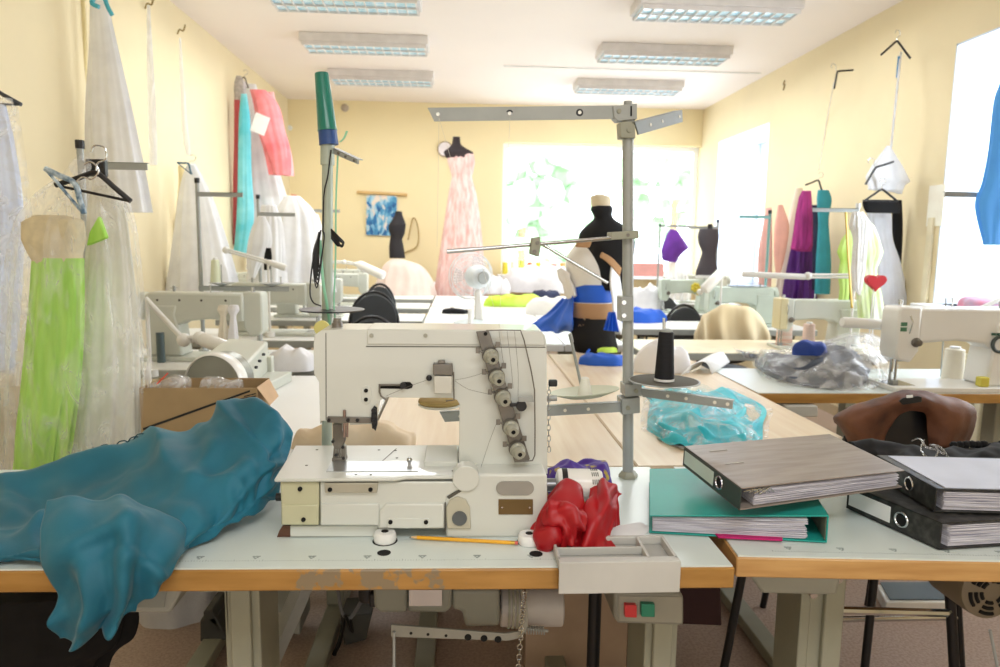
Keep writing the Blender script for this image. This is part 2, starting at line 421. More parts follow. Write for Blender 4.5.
# worn wooden edge: orange lacquer with bare patches
worn_m = mat('worn_lacquered_edge', '#9c6f30', .42, scale=4, hex2='#b98a48', stretch=(1.5, 1, 10), coat=.25, lo=.3, hi=.7)
nt = worn_m.node_tree; N = nt.nodes; L = nt.links; b = N['Principled BSDF']
src = b.inputs['Base Color'].links[0].from_socket
tc = N.new('ShaderNodeTexCoord'); vd = N.new('ShaderNodeVectorMath'); vd.operation = 'DISTANCE'
mp2 = N.new('ShaderNodeMapping'); L.new(tc.outputs['Object'], mp2.inputs['Vector']); L.new(mp2.outputs['Vector'], vd.inputs[0])
mp2.inputs['Scale'].default_value = (1, 0, 1.6)
vd.inputs[1].default_value = (.14, 0, 1.165)
nz = N.new('ShaderNodeTexNoise'); nz.inputs['Scale'].default_value = 34; nz.inputs['Detail'].default_value = 10
L.new(tc.outputs['Object'], nz.inputs['Vector'])
mm = N.new('ShaderNodeMath'); mm.operation = 'MULTIPLY_ADD'; L.new(vd.outputs['Value'], mm.inputs[0]); mm.inputs[1].default_value = -1.25; L.new(nz.outputs['Fac'], mm.inputs[2])
rp = N.new('ShaderNodeValToRGB'); rp.color_ramp.elements[0].position = .40; rp.color_ramp.elements[1].position = .44; L.new(mm.outputs[0], rp.inputs['Fac'])
mx = N.new('ShaderNodeMix'); mx.data_type = 'RGBA'; L.new(rp.outputs['Color'], mx.inputs['Factor']); L.new(src, mx.inputs[6]); mx.inputs[7].default_value = lin('#8b7a60')
L.new(mx.outputs[2], b.inputs['Base Color'])
mb.build('tabletop', worn_m, ft, bevel=.003)
MB().prism([V(FX0, FYf+.016, .747), V(FX1+.003, FYf-.012, .747), V(FX1+.003, FYb, .747), V(FX0, FYb, .747)], (0, 0, .003)).build('laminate', lam_m, ft, flat=True)
ink_m = mat('faded_ruler_ink', '#9aa5a3', .7)
def ruler(parent, xa, ya, xb, yb, skip=None):
    mk = MB(); n = int((xb-xa)/.005)
    for i in range(n+1):
        t = i/n; x = xa+(xb-xa)*t; y = ya+(yb-ya)*t; l = .006 if i % 10 == 0 else (.0042 if i % 5 == 0 else .0026)
        mk.bb((x-.0005, y, .7503), (x+.0005, y+l, .7505))
        if i % 20 == 7: mk.box((x, y+.019, .7504), (.014, .0035, .0003)).box((x-.003, y+.0145, .7504), (.0035, .003, .0003)).box((x+.003, y+.0145, .7504), (.0035, .003, .0003)).box((x, y+.0105, .7504), (.004, .0035, .0003))
    mk.build('ruler_marks', ink_m, parent, flat=True)
ruler(ft, -.5, FYf+.03, .245, FYf+.018)
hm = MB()
for px, py in ((384, 553), (536, 554)):
    q = pz(px, py, .75); hm.cyl((q.x, q.y, .7502), (q.x, q.y, .7508), .0125)
q = pz(385, 541, .75); hm.cyl((q.x, q.y, .7502), (q.x, q.y, .7507), .024)
q = pz(529, 542, .75); hm.cyl((q.x, q.y, .7502), (q.x, q.y, .7507), .024)
hm.build('table_hole', blackmatte_m, ft, flat=True)
# legs: two steel columns with feet and a cross rail
for x, sc_ in ((-.435, 1), (pY(661, 640, 1.36).x, 1)):
    l = MB(); l.bb((x-.035, 1.36, .10), (x-.028, 1.50, .69)).bb((x-.028, 1.36, .10), (x+.028, 1.372, .69)).bb((x+.028, 1.36, .10), (x+.035, 1.50, .69)).bb((x-.02, 1.345, .38), (x+.02, 1.36, .70))
    l.build('leg', olive_m, ft, bevel=.003)
    l = MB(); l.bb((x-.04, 1.22, .03), (x+.04, 1.72, .10)); f = l.build('foot', olive_m, ft, bevel=.01)
    MB().bb((x-.045, 1.2, .0), (x+.045, 1.3, .04)).bb((x-.045, 1.64, .0), (x+.045, 1.74, .04)).build('foot_cap', black_m, f, bevel=.006)
    MB().bb((x-.03, 1.22, .69), (x+.03, 1.70, .708)).build('top_bracket', olive_m, ft)
MB().bb((-.435, 1.56, .11), (.33, 1.60, .16)).build('cross_rail', olive_m, ft, bevel=.003)
q0 = pY(300, 640, 1.62); q1 = pY(345, 596, 1.62)
MB().tube([V(-.56, 1.62, .06), V(-.30, 1.62, .66)], .024, n=4).build('diagonal_brace', steel_m, ft)

# right front table, turned a little
a = pz(737, 556, .75); rt = thing('sewing_table', 'front right sewing table with pale wooden edge under the ring binders', 'table', (a.x, a.y, 0), rz=math.radians(-4.2))
def tb(parent, name, m, lo, hi, bevel=.003, **k):
    M = WM[parent.name]; mb = MB(); mb.bb(lo, hi, M); return mb.build(name, m, parent, bevel=bevel, **k)
tb(rt, 'tabletop', edge2_m, (0, 0, .708), (1.25, .53, .747)); tb(rt, 'laminate', lam_m, (.003, .003, .747), (1.247, .527, .75), 0, flat=True)
M = WM[rt.name]
mk = MB()
for i in range(190):
    x = .075+i*.005; l = .006 if i % 10 == 0 else .003; mk.bb((x-.0005, .022, .7503), (x+.0005, .022+l, .7505), M)
    if i % 20 == 7: mk.box((x, .043, .7504), (.014, .0035, .0003), M).box((x-.003, .038, .7504), (.0035, .003, .0003), M).box((x+.003, .038, .7504), (.0035, .003, .0003), M).box((x, .034, .7504), (.004, .0035, .0003), M)
mk.build('ruler_marks', ink_m, rt, flat=True)
for x in (.245, 1.05):
    mb = MB(); mb.bb((x-.045, .17, .08), (x-.025, .30, .69), M).bb((x-.025, .17, .08), (x+.045, .19, .69), M).bb((x+.0, .155, .30), (x+.04, .17, .70), M)
    lg = mb.build('leg', olive_m, rt, bevel=.003)
    s_ = MB()
    for zz, xx in ((.635, .02), (.60, -.03)):
        p = M @ V(x+xx, .155, zz); s_.cyl(p, p+V(0, -.008, 0), .008)
    s_.build('bolt', chrome_m, lg)
    tb(rt, 'foot', olive_m, (x-.05, .0, .02), (x+.05, .5, .08), .01)
mb = MB(); mb.prism([M @ V(.03, .06, .708), M @ V(.23, .06, .708), M @ V(.22, .06, .645), M @ V(.075, .06, .645)], M.to_3x3() @ V(0, .30, 0))
dr = mb.build('drawer', mat('drawer_plastic', '#9a9b90', .5), rt, bevel=.006)

# the central cutting tables: two long columns of pale oak tops
table('oak-topped cutting table, left one of the nearest central pair', -.26, .462, 1.742, 3.95, oak_m, oak_m, 'central cutting tables', name='cutting_table')
table('oak-topped cutting table under the cyan bagged fabric, right one of the nearest central pair', .466, 1.17, 1.742, 3.6, oak_m, oak_m, 'central cutting tables', name='cutting_table')
table('white cutting table behind the oak ones, carrying the white fan', -.26, .60, 3.955, 6.3, lam2_m, lam2_m, 'central cutting tables', name='cutting_table')
table('white cutting table behind the oak ones, beside the padded bust', .605, .97, 3.955, 6.3, lam2_m, lam2_m, 'central cutting tables', name='cutting_table')
table('farthest central table heaped with white fabric below the back window', -.26, 1.6, 6.35, 7.62, lam2_m, edge2_m, 'central cutting tables', name='cutting_table')
# left rows
table('white table at left behind the cardboard box', -.945, -.27, 1.80, 2.98, lam2_m, lam2_m)
LROW = [(3.11, 3.7, 'first'), (4.05, 4.6, 'second'), (5.1, 5.65, 'third'), (6.1, 6.65, 'fourth'), (7.1, 7.65, 'fifth')]
for y0, y1, nme in LROW:
    table('grey-edged sewing table at left, %s row from the front' % nme, -1.75, -.27, y0, y1, lam2_m, greyedge_m, 'left rows of sewing tables')
# right rows
c0 = pz(758, 393, .75)
table('white sewing table with orange edge behind the brown leather vest', c0.x, 2.55, c0.y, 3.2, lam_m, edge_m, 'right rows of sewing tables')
table('cream-topped sewing table in front of the chair draped in beige cloth', .98, 2.45, 3.66, 4.2, mat('cream_laminate', '#eadfc0', .35), greyedge_m, 'right rows of sewing tables')
table('sewing table carrying the greenish machine, right side third row', .98, 2.5, 4.72, 5.25, lam2_m, greyedge_m, 'right rows of sewing tables')
table('sewing table with yellow flower machine, right side fourth row', .98, 2.5, 5.75, 6.25, lam2_m, greyedge_m, 'right rows of sewing tables')
table('sewing table near the far right corner, right side last row', 1.7, 2.8, 6.8, 7.3, lam2_m, greyedge_m, 'right rows of sewing tables')

# ================================================================ THE BIG COVERSTITCH MACHINE
bm_ = thing('sewing_machine', 'large cream coverstitch sewing machine in the foreground with five grey tension knobs', 'sewing machine', (-.09, 1.40, .75))
def P3(px, py, y): return pY(px, py, y)
Yb = 1.30; Ya = 1.365; Ybk = 1.50
# lower body and bed
bed = MB()
zt = pY(330, 479, Yb).z
x0 = pY(275, 479, Yb).x; x1 = pY(461, 480, Yb).x; xm = pY(396, 480, Yb).x
xb0 = pz(294, 448, zt)
plate = [V(x0, Yb-.006, zt-.004), V(xm, Yb-.006, zt-.004), V(xm+.02, Yb+.004, zt-.004), V(x1+.02, Yb+.004, zt-.004), V(x1+.02, 1.515, zt-.004), V(xb0.x, 1.515, zt-.004)]
MB().prism(plate, (0, 0, .007)).build('bed_plate', mach_m, bm_, bevel=.0025)
MB().pp([(280, 482), (319, 482), (319, 503), (319, 525.5), (281, 525.5), (281, 505)], Yb+.002, 1.5).build('bed_end_cover', machl_m, bm_, bevel=.003)
MB().pp([(320, 482), (470, 482), (447, 497), (445, 529), (378, 529), (378, 526), (320, 526)], Yb+.003, 1.5).build('bed_body', mach_m, bm_, bevel=.003)
MB().pp([(290, 526), (378, 526), (378, 537), (290, 537)], Yb+.012, 1.48).build('bed_base', mach_m, bm_, bevel=.002)
f_ = MB(); f_.pp([(320.5, 504), (379, 504), (379, 525.5), (320.5, 525.5)], Yb-.003, Yb+.02); f_.build('lower_front_cover', mach_m, bm_, bevel=.0025)
f_ = MB(); f_.pp([(379, 512), (386, 504), (444, 504), (444, 528.5), (379, 528.5)], Yb-.004, Yb+.02); f_.build('looper_cover', mach_m, bm_, bevel=.003)
MB().pp([(387, 518.5), (430, 518.5), (430, 528), (387, 528)], Yb-.0065, Yb).build('looper_cover_tab', mach_m, bm_, bevel=.001)
MB().pp([(324, 483), (378, 483), (377, 493), (325, 493)], Yb-.004, Yb+.01).build('needle_guard_plate', mat('dull_plate', '#b6b2a2', .35, .3), bm_, bevel=.001)
MB().pp([(281.5, 505), (318.5, 505), (318.5, 525), (281.5, 525)], Yb-.001, Yb+.01).build('end_cover_lower', machl_m, bm_, bevel=.002)
def screw(px, py, y, r=.0035, m=None, name='screw', parent=bm_, d=.003):
    p = pY(px, py, y); k = MB(); k.cyl(p+V(0, .001, 0), p-V(0, d, 0), r, r*.9, n=12); return k.build(name, m or blackmatte_m, parent)
for px, py, y in ((300, 489, Yb), (303.5, 519.5, Yb-.001), (330, 489.5, Yb-.004), (370.5, 489.5, Yb-.004), (390.5, 522, Yb-.0065), (426, 522, Yb-.0065)): screw(px, py, y, .0045)
for px, py in ((306.5, 465.5), (317, 449.8), (379, 450), (395.5, 450.5), (397, 458), (431, 450), (452.5, 450.3), (361, 471), (374.5, 471), (356, 474.5), (371, 474.8), (453, 471)):
    q = pz(px, py, zt+.003); MB().cyl(q-V(0, 0, .001), q+V(0, 0, .0006), .0028, n=10).build('screw', seam_m, bm_)
q = pz(409.5, 465, zt+.003); k = MB().cyl(q, q+V(0, 0, .008), .003).sphere(q+V(0, 0, .011), .0055); k.build('guide_knob', chrome_m, bm_)
a = pz(326, 472, zt+.0032); c = pz(420, 461.5, zt+.0032)
MB().bb((a.x, a.y, zt+.003), (c.x, c.y, zt+.0045)).build('slide_plate', mat('brushed_plate', '#b9babb', .28, .8), bm_, flat=True)
a = pz(424, 466, zt+.0032); c = pz(458, 449, zt+.0032)
MB().bb((a.x, a.y, zt), (c.x, c.y, zt+.012)).build('bed_block', mach_m, bm_, bevel=.002)
# seam lines on the bed
sm = MB(); a = pz(396, 448.5, zt+.0034); c = pz(382, 461, zt+.0034)
sm.prism([a, a+V(.0016, 0, 0), c+V(.0016, 0, 0), c], (0, 0, .0003)); sm.build('seam_line', seam_m, bm_, flat=True)
# lower column (base of the pillar)
MB().pp([(445, 498), (466, 484), (466, 474), (547, 474), (548.5, 538), (446, 538)], Yb+.004, Ybk).build('pillar_base', mach_m, bm_, bevel=.005)
p = pY(466, 478, Yb+.004); MB().cyl(p+V(0, .03, 0), p+V(0, -.006, 0), pY(480, 478, Yb).x-pY(466, 478, Yb).x-.001, n=36).build('pillar_boss', mach_m, bm_, bevel=.002)
pk = MB(); pk.pp([(447, 529), (446, 508), (450, 500), (458, 497), (466, 500), (470, 508), (471, 529)], Yb-.0015, Yb+.01); pk.build('oil_pocket', mat('pocket_shade', '#bdb8a5', .5), bm_, bevel=.002)
p = pY(459.5, 518.5, Yb-.003); k = MB(); k.cyl(p+V(0, .004, 0), p-V(0, .001, 0), .0145, n=28); pp_ = k.build('oil_window', mat('oil_glass', '#5a5e60', .15), bm_); 
k = MB(); pts = []
for i in range(13):
    a = PI*i/12; pts.append((526.5+7.5*math.sin(a), 488.3-7*math.cos(a)))
for i in range(13):
    a = PI*i/12; pts.append((503.5-7.5*math.sin(a), 488.3+7*math.cos(a)))
k.pp(pts, Yb+.0015, Yb+.02); k.build('oval_window', mat('oval_gauge_glass', '#a5a5a0', .2, .4), bm_)
k = MB(); k.pp([(498.5, 499.5), (533, 499.5), (533, 514.5), (498.5, 514.5)], Yb+.002, Yb+.01); pl_ = k.build('nameplate', brown_m, bm_)
for xx in (502, 529.5): screw(xx, 507, Yb+.002, .002, chrome_m, parent=bm_)
# column and arm
arm = [(313.5, 345), (314.5, 335), (321, 330.5), (340, 329.5), (440, 330), (540, 331), (545, 335), (546.5, 343), (547.5, 474), (459, 474), (459.5, 404), (457, 400), (452, 398), (388, 397.5), (380, 400), (375, 407), (373, 424), (350, 425), (349, 421), (321, 421), (320, 425), (319, 382), (314, 374)]
MB().pp(arm, Ya, Ybk-.03).build('arm_and_column', mach_m, bm_, bevel=.006, seg=3)
MB().pp([(460, 475.5), (546.5, 475.5), (546.5, 477), (460, 477)], Ya-.001, Ya+.01).build('seam_line', seam_m, bm_, flat=True)
# top cover plate on the arm
MB().pp([(366.5, 345), (366.5, 329), (541, 330.5), (545, 336), (545.5, 346)], Ya-.002, Ybk-.028).build('top_cover', mach_m, bm_, bevel=.003)
MB().pp([(325.5, 333), (326.3, 333), (326.5, 420), (325.7, 420)], Ya-.0006, Ya+.002).build('seam_line', seam_m, bm_, flat=True)
MB().pp([(366, 346), (545.5, 346.8), (545.5, 347.7), (366, 347)], Ya-.0006, Ya+.002).build('seam_line', seam_m, bm_, flat=True)
for px in (371.5, 425.5): screw(px, 335.5, Ya-.002, .0045, knob_m)
for px, py in ((366, 390.5), (366, 399.5)): screw(px, py, Ya-.0012, .0042)
k = MB(); k.pp([(361, 392), (362, 387), (366, 385), (370, 387), (371.5, 392), (371.5, 398), (370, 403), (366, 405), (362, 403), (361, 398)], Ya-.0012, Ya+.004); k.build('screw_boss', mach_m, bm_, bevel=.001)
# top fittings
q = pY(337.5, 330, 1.41)
MB().lathe([(.0125, -.004), (.0125, .005), (.011, .007), (.0105, .014), (.0085, .016), (.008, .024)], q).build('presser_adjusting_screw', dsteel_m, bm_)
for px, rr in ((356, .009), (400, .018)):
    q = pY(px, 329.5, 1.41); MB().lathe([(rr, -.001), (rr, .002), (rr*.8, .003), (rr*.3, .003)], q).build('top_plug', mat('rusty_brown', '#7a5b4a', .5), bm_)
# take-up slot and hook
k = MB(); k.pp([(380, 385), (400, 385), (403, 382), (410, 382), (413, 385), (412, 388), (408, 389), (380, 388.5)], Ya-.001, Ya+.003); k.build('thread_slot', blackmatte_m, bm_)
k = MB(); k.tube([P3(379.5, 384, Ya-.006), P3(379.5, 392, Ya-.008), P3(381, 396, Ya-.01), P3(386.5, 400, Ya-.012)], .0018); k.tube([P3(379.5, 385, Ya-.004), P3(396, 385, Ya-.004), P3(402, 385, Ya-.006)], .0022); k.build('thread_hook', dsteel_m, bm_)
p = P3(403, 385, Ya-.004); MB().cyl(p, p-V(0, .006, 0), .006).build('hook_pivot', black_m, bm_)
# square tension unit
k = MB(); k.pp([(434, 376), (452, 376.5), (452, 394), (434, 393.5)], Ya-.022, Ya+.002); k.build('tension_box', mat('tension_box_silver', '#c9c8bf', .3, .4), bm_, bevel=.001)
k = MB(); k.pp([(433, 364), (452.5, 364.5), (453, 375.5), (433, 375)], Ya-.018, Ya+.002).pp([(438, 361), (445, 361), (445, 364), (438, 364)], Ya-.016, Ya); k.build('tension_bracket', dsteel_m, bm_, bevel=.0015)
k = MB(); k.tube([P3(453.5, 372, Ya-.018), P3(454, 400, Ya-.016), P3(446, 401, Ya-.01)], .0014); k.build('thread_wire', dsteel_m, bm_)
p = P3(429, 378, Ya-.008); MB().sphere(p, .006).cyl(p, p+V(0, .01, 0), .003).build('tension_stud', black_m, bm_)
# needle head, needle bars, presser foot
k = MB(); k.pp([(327, 417), (371, 418), (371, 423.5), (327, 422.8)], Ya-.008, Ya+.004); k.build('head_rail', dsteel_m, bm_, bevel=.001)
for px in (329, 348, 357.5): screw(px, 420, Ya-.008, .004, black_m)
k = MB(); k.pp([(371, 421), (371.5, 410), (374, 406), (377, 408), (377.5, 424), (375.5, 431), (372, 427)], Ya-.010, Ya-.004)
for i in range(4): p = P3(374, 410+i*5.5, Ya-.009); k.cyl(p, p-V(0, .006, 0), .005-.0005*i, n=12)
k.build('thread_eyelet_block', black_m, bm_, bevel=.0005)
Yn = 1.415
k = MB()
for px in (336, 341): k.cyl(P3(px, 424, Yn), P3(px, 450, Yn), .004, n=12)
k.build('needle_bar', chrome_m, bm_)
k = MB(); k.cyl(P3(344.5, 410, Ya-.004), P3(344.5, 437, Ya-.004), .003).cyl(P3(347.5, 420, Ya-.002), P3(347.3, 437, Ya-.002), .002); k.build('thread_guide_bar', mat('rosy_steel', '#a58f88', .3, .8), bm_)
k = MB(); k.pp([(332.5, 424), (342, 424), (342, 432), (345, 434), (345, 441), (343, 446), (345.5, 447), (345.5, 466), (332, 466), (333.5, 447), (331.5, 441), (333, 438)], Yn-.012, Yn+.006)
k.build('presser_bar', dsteel_m, bm_, bevel=.002)
k = MB(); k.pp([(332, 458), (345, 458), (347, 469.5), (331, 469.5)], Yn-.016, Yn+.012).pp([(329, 468), (348, 468), (348, 471.5), (329, 471.5)], Yn-.022, Yn+.014); k.build('presser_foot', dsteel_m, bm_, bevel=.0015)
for px, py in ((333, 441.5), (343, 447), (336, 455), (343.5, 458)): screw(px, py, Yn-.014, .0035, black_m)
k = MB()
for i in range(3): k.cyl(P3(336+2.5*i, 449, Yn-.014), P3(336+2.5*i, 469, Yn-.014), .0008, n=6)
k.build('needle', chrome_m, bm_)
# tension strip with five knobs
st = MB(); st.pp([(476, 331.5), (489, 330.5), (530, 459), (528, 462), (514.5, 462.5)], Ya-.016, Ya-.011); sp_ = st.build('tension_strip', dsteel_m, bm_, bevel=.001)
for py_, px_ in ((331, 486),): screw(485.5, 333.8, Ya-.016, .004, blackmatte_m, parent=bm_)
axis = V(.16, -1, -.16).normalized()
for px, py in ((493, 358), (499, 379), (505, 399), (513, 429), (519.5, 451)):
    p = P3(px-3, py-3, Ya-.016)
    kb = MB().lathe([(.0135, 0), (.0135, .006), (.0155, .008), (.0155, .013), (.0125, .016), (.0125, .026), (.0095, .031), (.0045, .031), (.004, .027)], p, axis, n=26).build('tension_knob', knob_m, bm_)
    MB().cyl(p+axis*.028, p+axis*.0315, .0042, n=12).build('knob_core', blackmatte_m, kb)
    MB().lathe([(.0165, .001), (.0165, .003), (.012, .004), (.0165, .006), (.0165, .007)], p, axis, n=26).build('tension_disc', dsteel_m, kb)
    g = MB(); g.tube([p+V(.004, -.004, .008), p+V(.012, -.007, .02)], .0024, n=6).box(p+V(.0145, -.008, .022), (.009, .003, .011)); g.tube([p+V(-.008, -.004, .004), p+V(-.022, -.006, .009)], .0024, n=6).box(p+V(-.024, -.006, .0095), (.008, .003, .011))
    g.build('thread_guide', dsteel_m, kb, bevel=.0006)
fr = [P3(x, y, Ya-.022) for x, y in ((486, 330.5), (503, 330), (520.5, 330.3), (524, 340), (531, 370), (534.5, 390), (535, 430), (534.8, 455), (532.5, 460.5), (524, 461.5))]
MB().tube(fr, .0014, n=6).build('thread_frame_rod', dsteel_m, bm_)
k = MB(); k.pp([(518, 397), (533, 396), (534, 402), (518.5, 402)], Ya-.024, Ya-.018); k.build('frame_clip', steel_m, bm_, bevel=.001)
p = P3(521, 405, Ya-.01); MB().cyl(p, p-V(0, .012, 0), .0105).box(p+V(-.014, -.006, .002), (.018, .008, .006)).build('frame_knob', black_m, bm_, bevel=.001)
MB().pp([(447, 497), (466, 486), (467, 488), (449, 499)], Yb+.0025, Yb+.02).build('seam_line', seam_m, bm_, flat=True)
MB().pp([(444.6, 503), (445.8, 503), (445.8, 531), (444.6, 531)], Yb-.0005, Yb+.02).build('seam_line', seam_m, bm_, flat=True)
# loose threads
thr_m = mat('thread_grey', '#6f6a62', .8)
def thread(pts, y, m=thr_m, r=.0004, parent=bm_, name='thread'):
    pts = [P3(a, b, y if len(c) == 0 else c[0]) for a, b, *c in pts]
    return MB().tube(curve(pts, 16), r, n=5).build(name, m, parent)
thread([(455, 380), (470, 377), (483, 373)], Ya-.02); thread([(455, 381), (468, 389), (488, 394)], Ya-.02); thread([(386, 396), (410, 386), (430, 379)], Ya-.01)
thread([(497, 422), (490, 440), (480, 470)], Ya-.02); thread([(499, 331), (503, 360), (505, 366)], Ya-.021); thread([(507, 331), (511, 365), (513, 388)], Ya-.021); thread([(514.5, 331), (518, 370), (518, 396)], Ya-.021)
# side hooks and chain on the right
p = pY(548, 383, 1.40); MB().box(p+V(.01, 0, 0), (.018, .012, .014)).build('lifter_lug', black_m, bm_, bevel=.003)
p = pY(550, 398, 1.42); MB().cyl(p+V(-.008, 0, -.001), p+V(.014, 0, 0), .006).build('side_stud', steel_m, bm_)
def chain(pts, name, parent, n=20, r=.0035, w=.0009, m=chrome_m):
    C = curve(pts, n+1); k = MB()
    for i in range(n):
        a = C[i]; b = C[i+1]; d = (b-a).normalized(); c = (a+b)/2; s = d.cross(V(0, 1, 0)) if i % 2 else d.cross(V(1, 0, 0))
        s.normalize(); L_ = (b-a).length*.62; pts_ = [c + d*(L_*math.cos(t*PI/5)) + s*(r*math.sin(t*PI/5)) for t in range(10)]
        k.tube(pts_, w, n=5, closed=True)
    return k.build(name, m, parent)
chain([pY(549, 386, 1.40), pY(548.5, 415, 1.39), pY(549, 452, 1.38)], 'lifter_chain', bm_, 14)
# hand wheel (axis across)
whc = pY(550, 485, 1.40); ux = V(1, -.06, .015).normalized()
MB().cyl(whc-ux*.01, whc+ux*.035, .014).build('wheel_shaft', mat('shaft_grey', '#88888a', .3, .6), bm_)
hw = MB().lathe([(.020, .012), (.032, .016), (.0345, .022), (.0345, .040), (.034, .042), (.0335, .08), (.032, .102), (.028, .108), (.012, .110)], whc, ux, n=40).build('hand_wheel', machw_m, bm_)
MB().lathe([(.0342, .024), (.0352, .025), (.0352, .035), (.0342, .036)], whc, ux, n=40).build('wheel_band', black_m, hw)
k = MB()
for i in range(12):
    a = 2*PI*i/12; d = V(0, math.cos(a), math.sin(a))
    Mv = Matrix.Translation(whc+ux*.09+d*.0328) @ d.to_track_quat('Z', 'X').to_matrix().to_4x4()
    for j in range(4): k.box((0, -.006+.004*j, 0) if abs(Mv.to_3x3().col[1].x) > .5 else (-.006+.004*j, 0, 0), (.0095, .0016, .002) if abs(Mv.to_3x3().col[1].x) > .5 else (.0016, .0095, .002), Mv)
k.build('wheel_vent', seam_m, hw, flat=True)
p = whc+ux*.088+V(0, -.0335, .006); MB().cyl(p, p-V(0, .002, 0), .004).build('wheel_screw', blackmatte_m, hw)
# little white rubber feet under machine
for px, py in ((385, 541), (529, 543)):
    q = pz(px, py, .7508); fo = MB().lathe([(.020, 0), (.0215, .003), (.0215, .014), (.019, .019), (.010, .0195)], q).build('mount_foot', white_m, bm_)
    MB().cyl(q+V(0, 0, .0185), q+V(0, 0, .0205), .007).build('foot_hole', blackmatte_m, fo)
p = pY(279.5, 497, 1.36); MB().cyl(p+V(.01, 0, 0), p-V(.006, 0, 0), .008).build('side_screw', black_m, bm_)
tag(MB().pp([(277, 537), (279, 531), (283, 526), (290, 526), (290, 537)], 1.315, 1.36).build('machine_hinge_block', mat('dark_red_brown', '#5b3a28', .6)), 'dark brown wedge on the table beside the left end of the coverstitch bed', 'wedge')

# ================================================================ THREAD STAND, RIGHT
YS = 1.665
ts = thing('thread_stand', 'tall grey steel thread stand right of the big machine with arms and rods', 'thread stand', tuple(pz(628, 476, .75)))
p0 = pz(628, 477, .7505); p1 = pY(628, 106, YS)
MB().cyl(p0, p1, .0132, n=24).build('pole', steel_m, ts)
MB().lathe([(.024, 0), (.024, .007), (.020, .012), (.017, .016)], p0, n=6).build('pole_nut', olive_m, ts)
p = pY(628, 105, YS); MB().cyl(p, p+V(0, 0, .008), .010).build('pole_cap', steel_m, ts)
def bar(name, pa, pb, h, t, holes, parent, m=steel_m, y=.0, hm_=None):
    """flat steel bar seen from its side, from pixel pa to pb, with ringed eyes (t along)"""
    a = Vector(pa); b = Vector(pb); d = (b-a); L_ = d.length; d.normalize(); up = V(0, 0, 1); n_ = d.cross(up).normalized(); up = n_.cross(d).normalized()
    k = MB(); c = h*.45
    k.prism([a+up*h/2-d*0, a-up*h/2+d*c, b-up*h/2, b+up*h/2], n_*t); k.prism([a+up*h/2, a+up*(h/2-.0025)+d*.001, b+up*(h/2-.0025), b+up*h/2], -n_*h*.6)
    o = k.build(name, m, parent, bevel=.0008)
    for q, kind in holes:
        c_ = a+d*(L_*q)
        for sg in (1,):
            if kind == 'eye':
                MB().cyl(c_-n_*.004, c_+n_*(t+.004), .0085, n=18).build('grommet', black_m, o); MB().cyl(c_-n_*.0055, c_+n_*(t+.0055), .0042, n=12).build('eyelet', chrome_m, o)
            else:
                MB().cyl(c_-n_*.0008, c_+n_*(t+.0008), .0042, n=12).build('hole', mat('bar_hole', '#f4efe2', .6), o)
    return o
Yt = YS-.012
bar('top_bar', pY(428, 114.5, Yt), pY(623, 112, Yt), .030, -.004, [(.05, 'eye'), (.18, 'h'), (.31, 'h'), (.415, 'eye'), (.65, 'h'), (.775, 'eye')], ts)
k = MB(); k.pp([(613, 106), (637, 103.5), (637, 119), (618, 121), (614, 117)], Yt-.006, YS+.016); k.build('top_clamp', steel_m, ts, bevel=.001)
screw(619, 111, Yt-.006, .006, olive_m, parent=ts)
MB().pp([(630.5, 106), (632, 106), (632, 116), (630.5, 116)], Yt-.0075, Yt).build('clamp_slot', blackmatte_m, ts)
k = MB(); k.pp([(620, 122), (635, 121), (635.5, 138), (621, 137.5)], Yt-.01, YS+.016); k.build('side_clamp', olive_m, ts, bevel=.001)
screw(629, 130, Yt-.01, .006, olive_m, parent=ts)
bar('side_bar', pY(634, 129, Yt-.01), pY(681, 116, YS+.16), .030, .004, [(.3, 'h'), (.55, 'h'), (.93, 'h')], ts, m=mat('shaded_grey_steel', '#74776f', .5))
# middle rod with clamp blocks
pa = pY(447, 251.5, YS-.09); pb = pY(637, 236, YS-.02); MB().cyl(pa, pb, .0045, n=12).cyl(pa, pa+(pb-pa)*.14, .0052, n=12).build('cross_rod', chrome_m, ts)
k = MB(); k.pp([(611, 232), (639, 230.5), (639, 238.5), (611, 240)], YS-.035, YS+.012); k.build('rod_clamp', olive_m, ts, bevel=.002); screw(628, 235, YS-.035, .004, dsteel_m, parent=ts)
k = MB(); k.pp([(532, 238), (540, 236.5), (541, 245), (539, 257), (530, 254)], YS-.075, YS-.045); k.build('joint_block', olive_m, ts, bevel=.002)
screw(537.5, 243, YS-.075, .005, dsteel_m, parent=ts); screw(534.5, 251.5, YS-.075, .005, dsteel_m, parent=ts)
MB().cyl(pY(540, 243, YS-.05), pY(608, 283, YS-.09), .004, n=10).build('angled_rod', chrome_m, ts)
k = MB(); k.pp([(621, 297), (633.5, 296), (633.5, 321), (621, 321.5)], YS-.03, YS+.014); k.build('pole_clamp', steel_m, ts, bevel=.0015)
for yy in (302.5, 315.5): screw(623.8, yy, YS-.03, .006, chrome_m, parent=ts)
# spool arms
bar('spool_arm', pY(440, 417, YS-.04), pY(636, 406, YS-.02), .024, .004, [(.1, 'h'), (.63, 'h'), (.75, 'h')], ts)
k = MB(); k.pp([(622, 400), (640, 397), (640, 413), (622, 415)], YS-.04, YS+.016); k.build('arm_clamp', steel_m, ts, bevel=.0015); screw(628, 408, YS-.04, .006, olive_m, parent=ts)
k = MB(); k.pp([(625, 385), (642, 384), (642, 396), (625, 397)], YS-.035, YS+.016); k.build('arm_clamp', steel_m, ts, bevel=.0015); screw(636, 391, YS-.035, .006, olive_m, parent=ts)
bar('spool_arm', pY(640, 392, YS-.03), pY(733, 404.5, YS-.16), .020, .004, [(.32, 'h'), (.52, 'h'), (.82, 'h'), (.95, 'h')], ts)
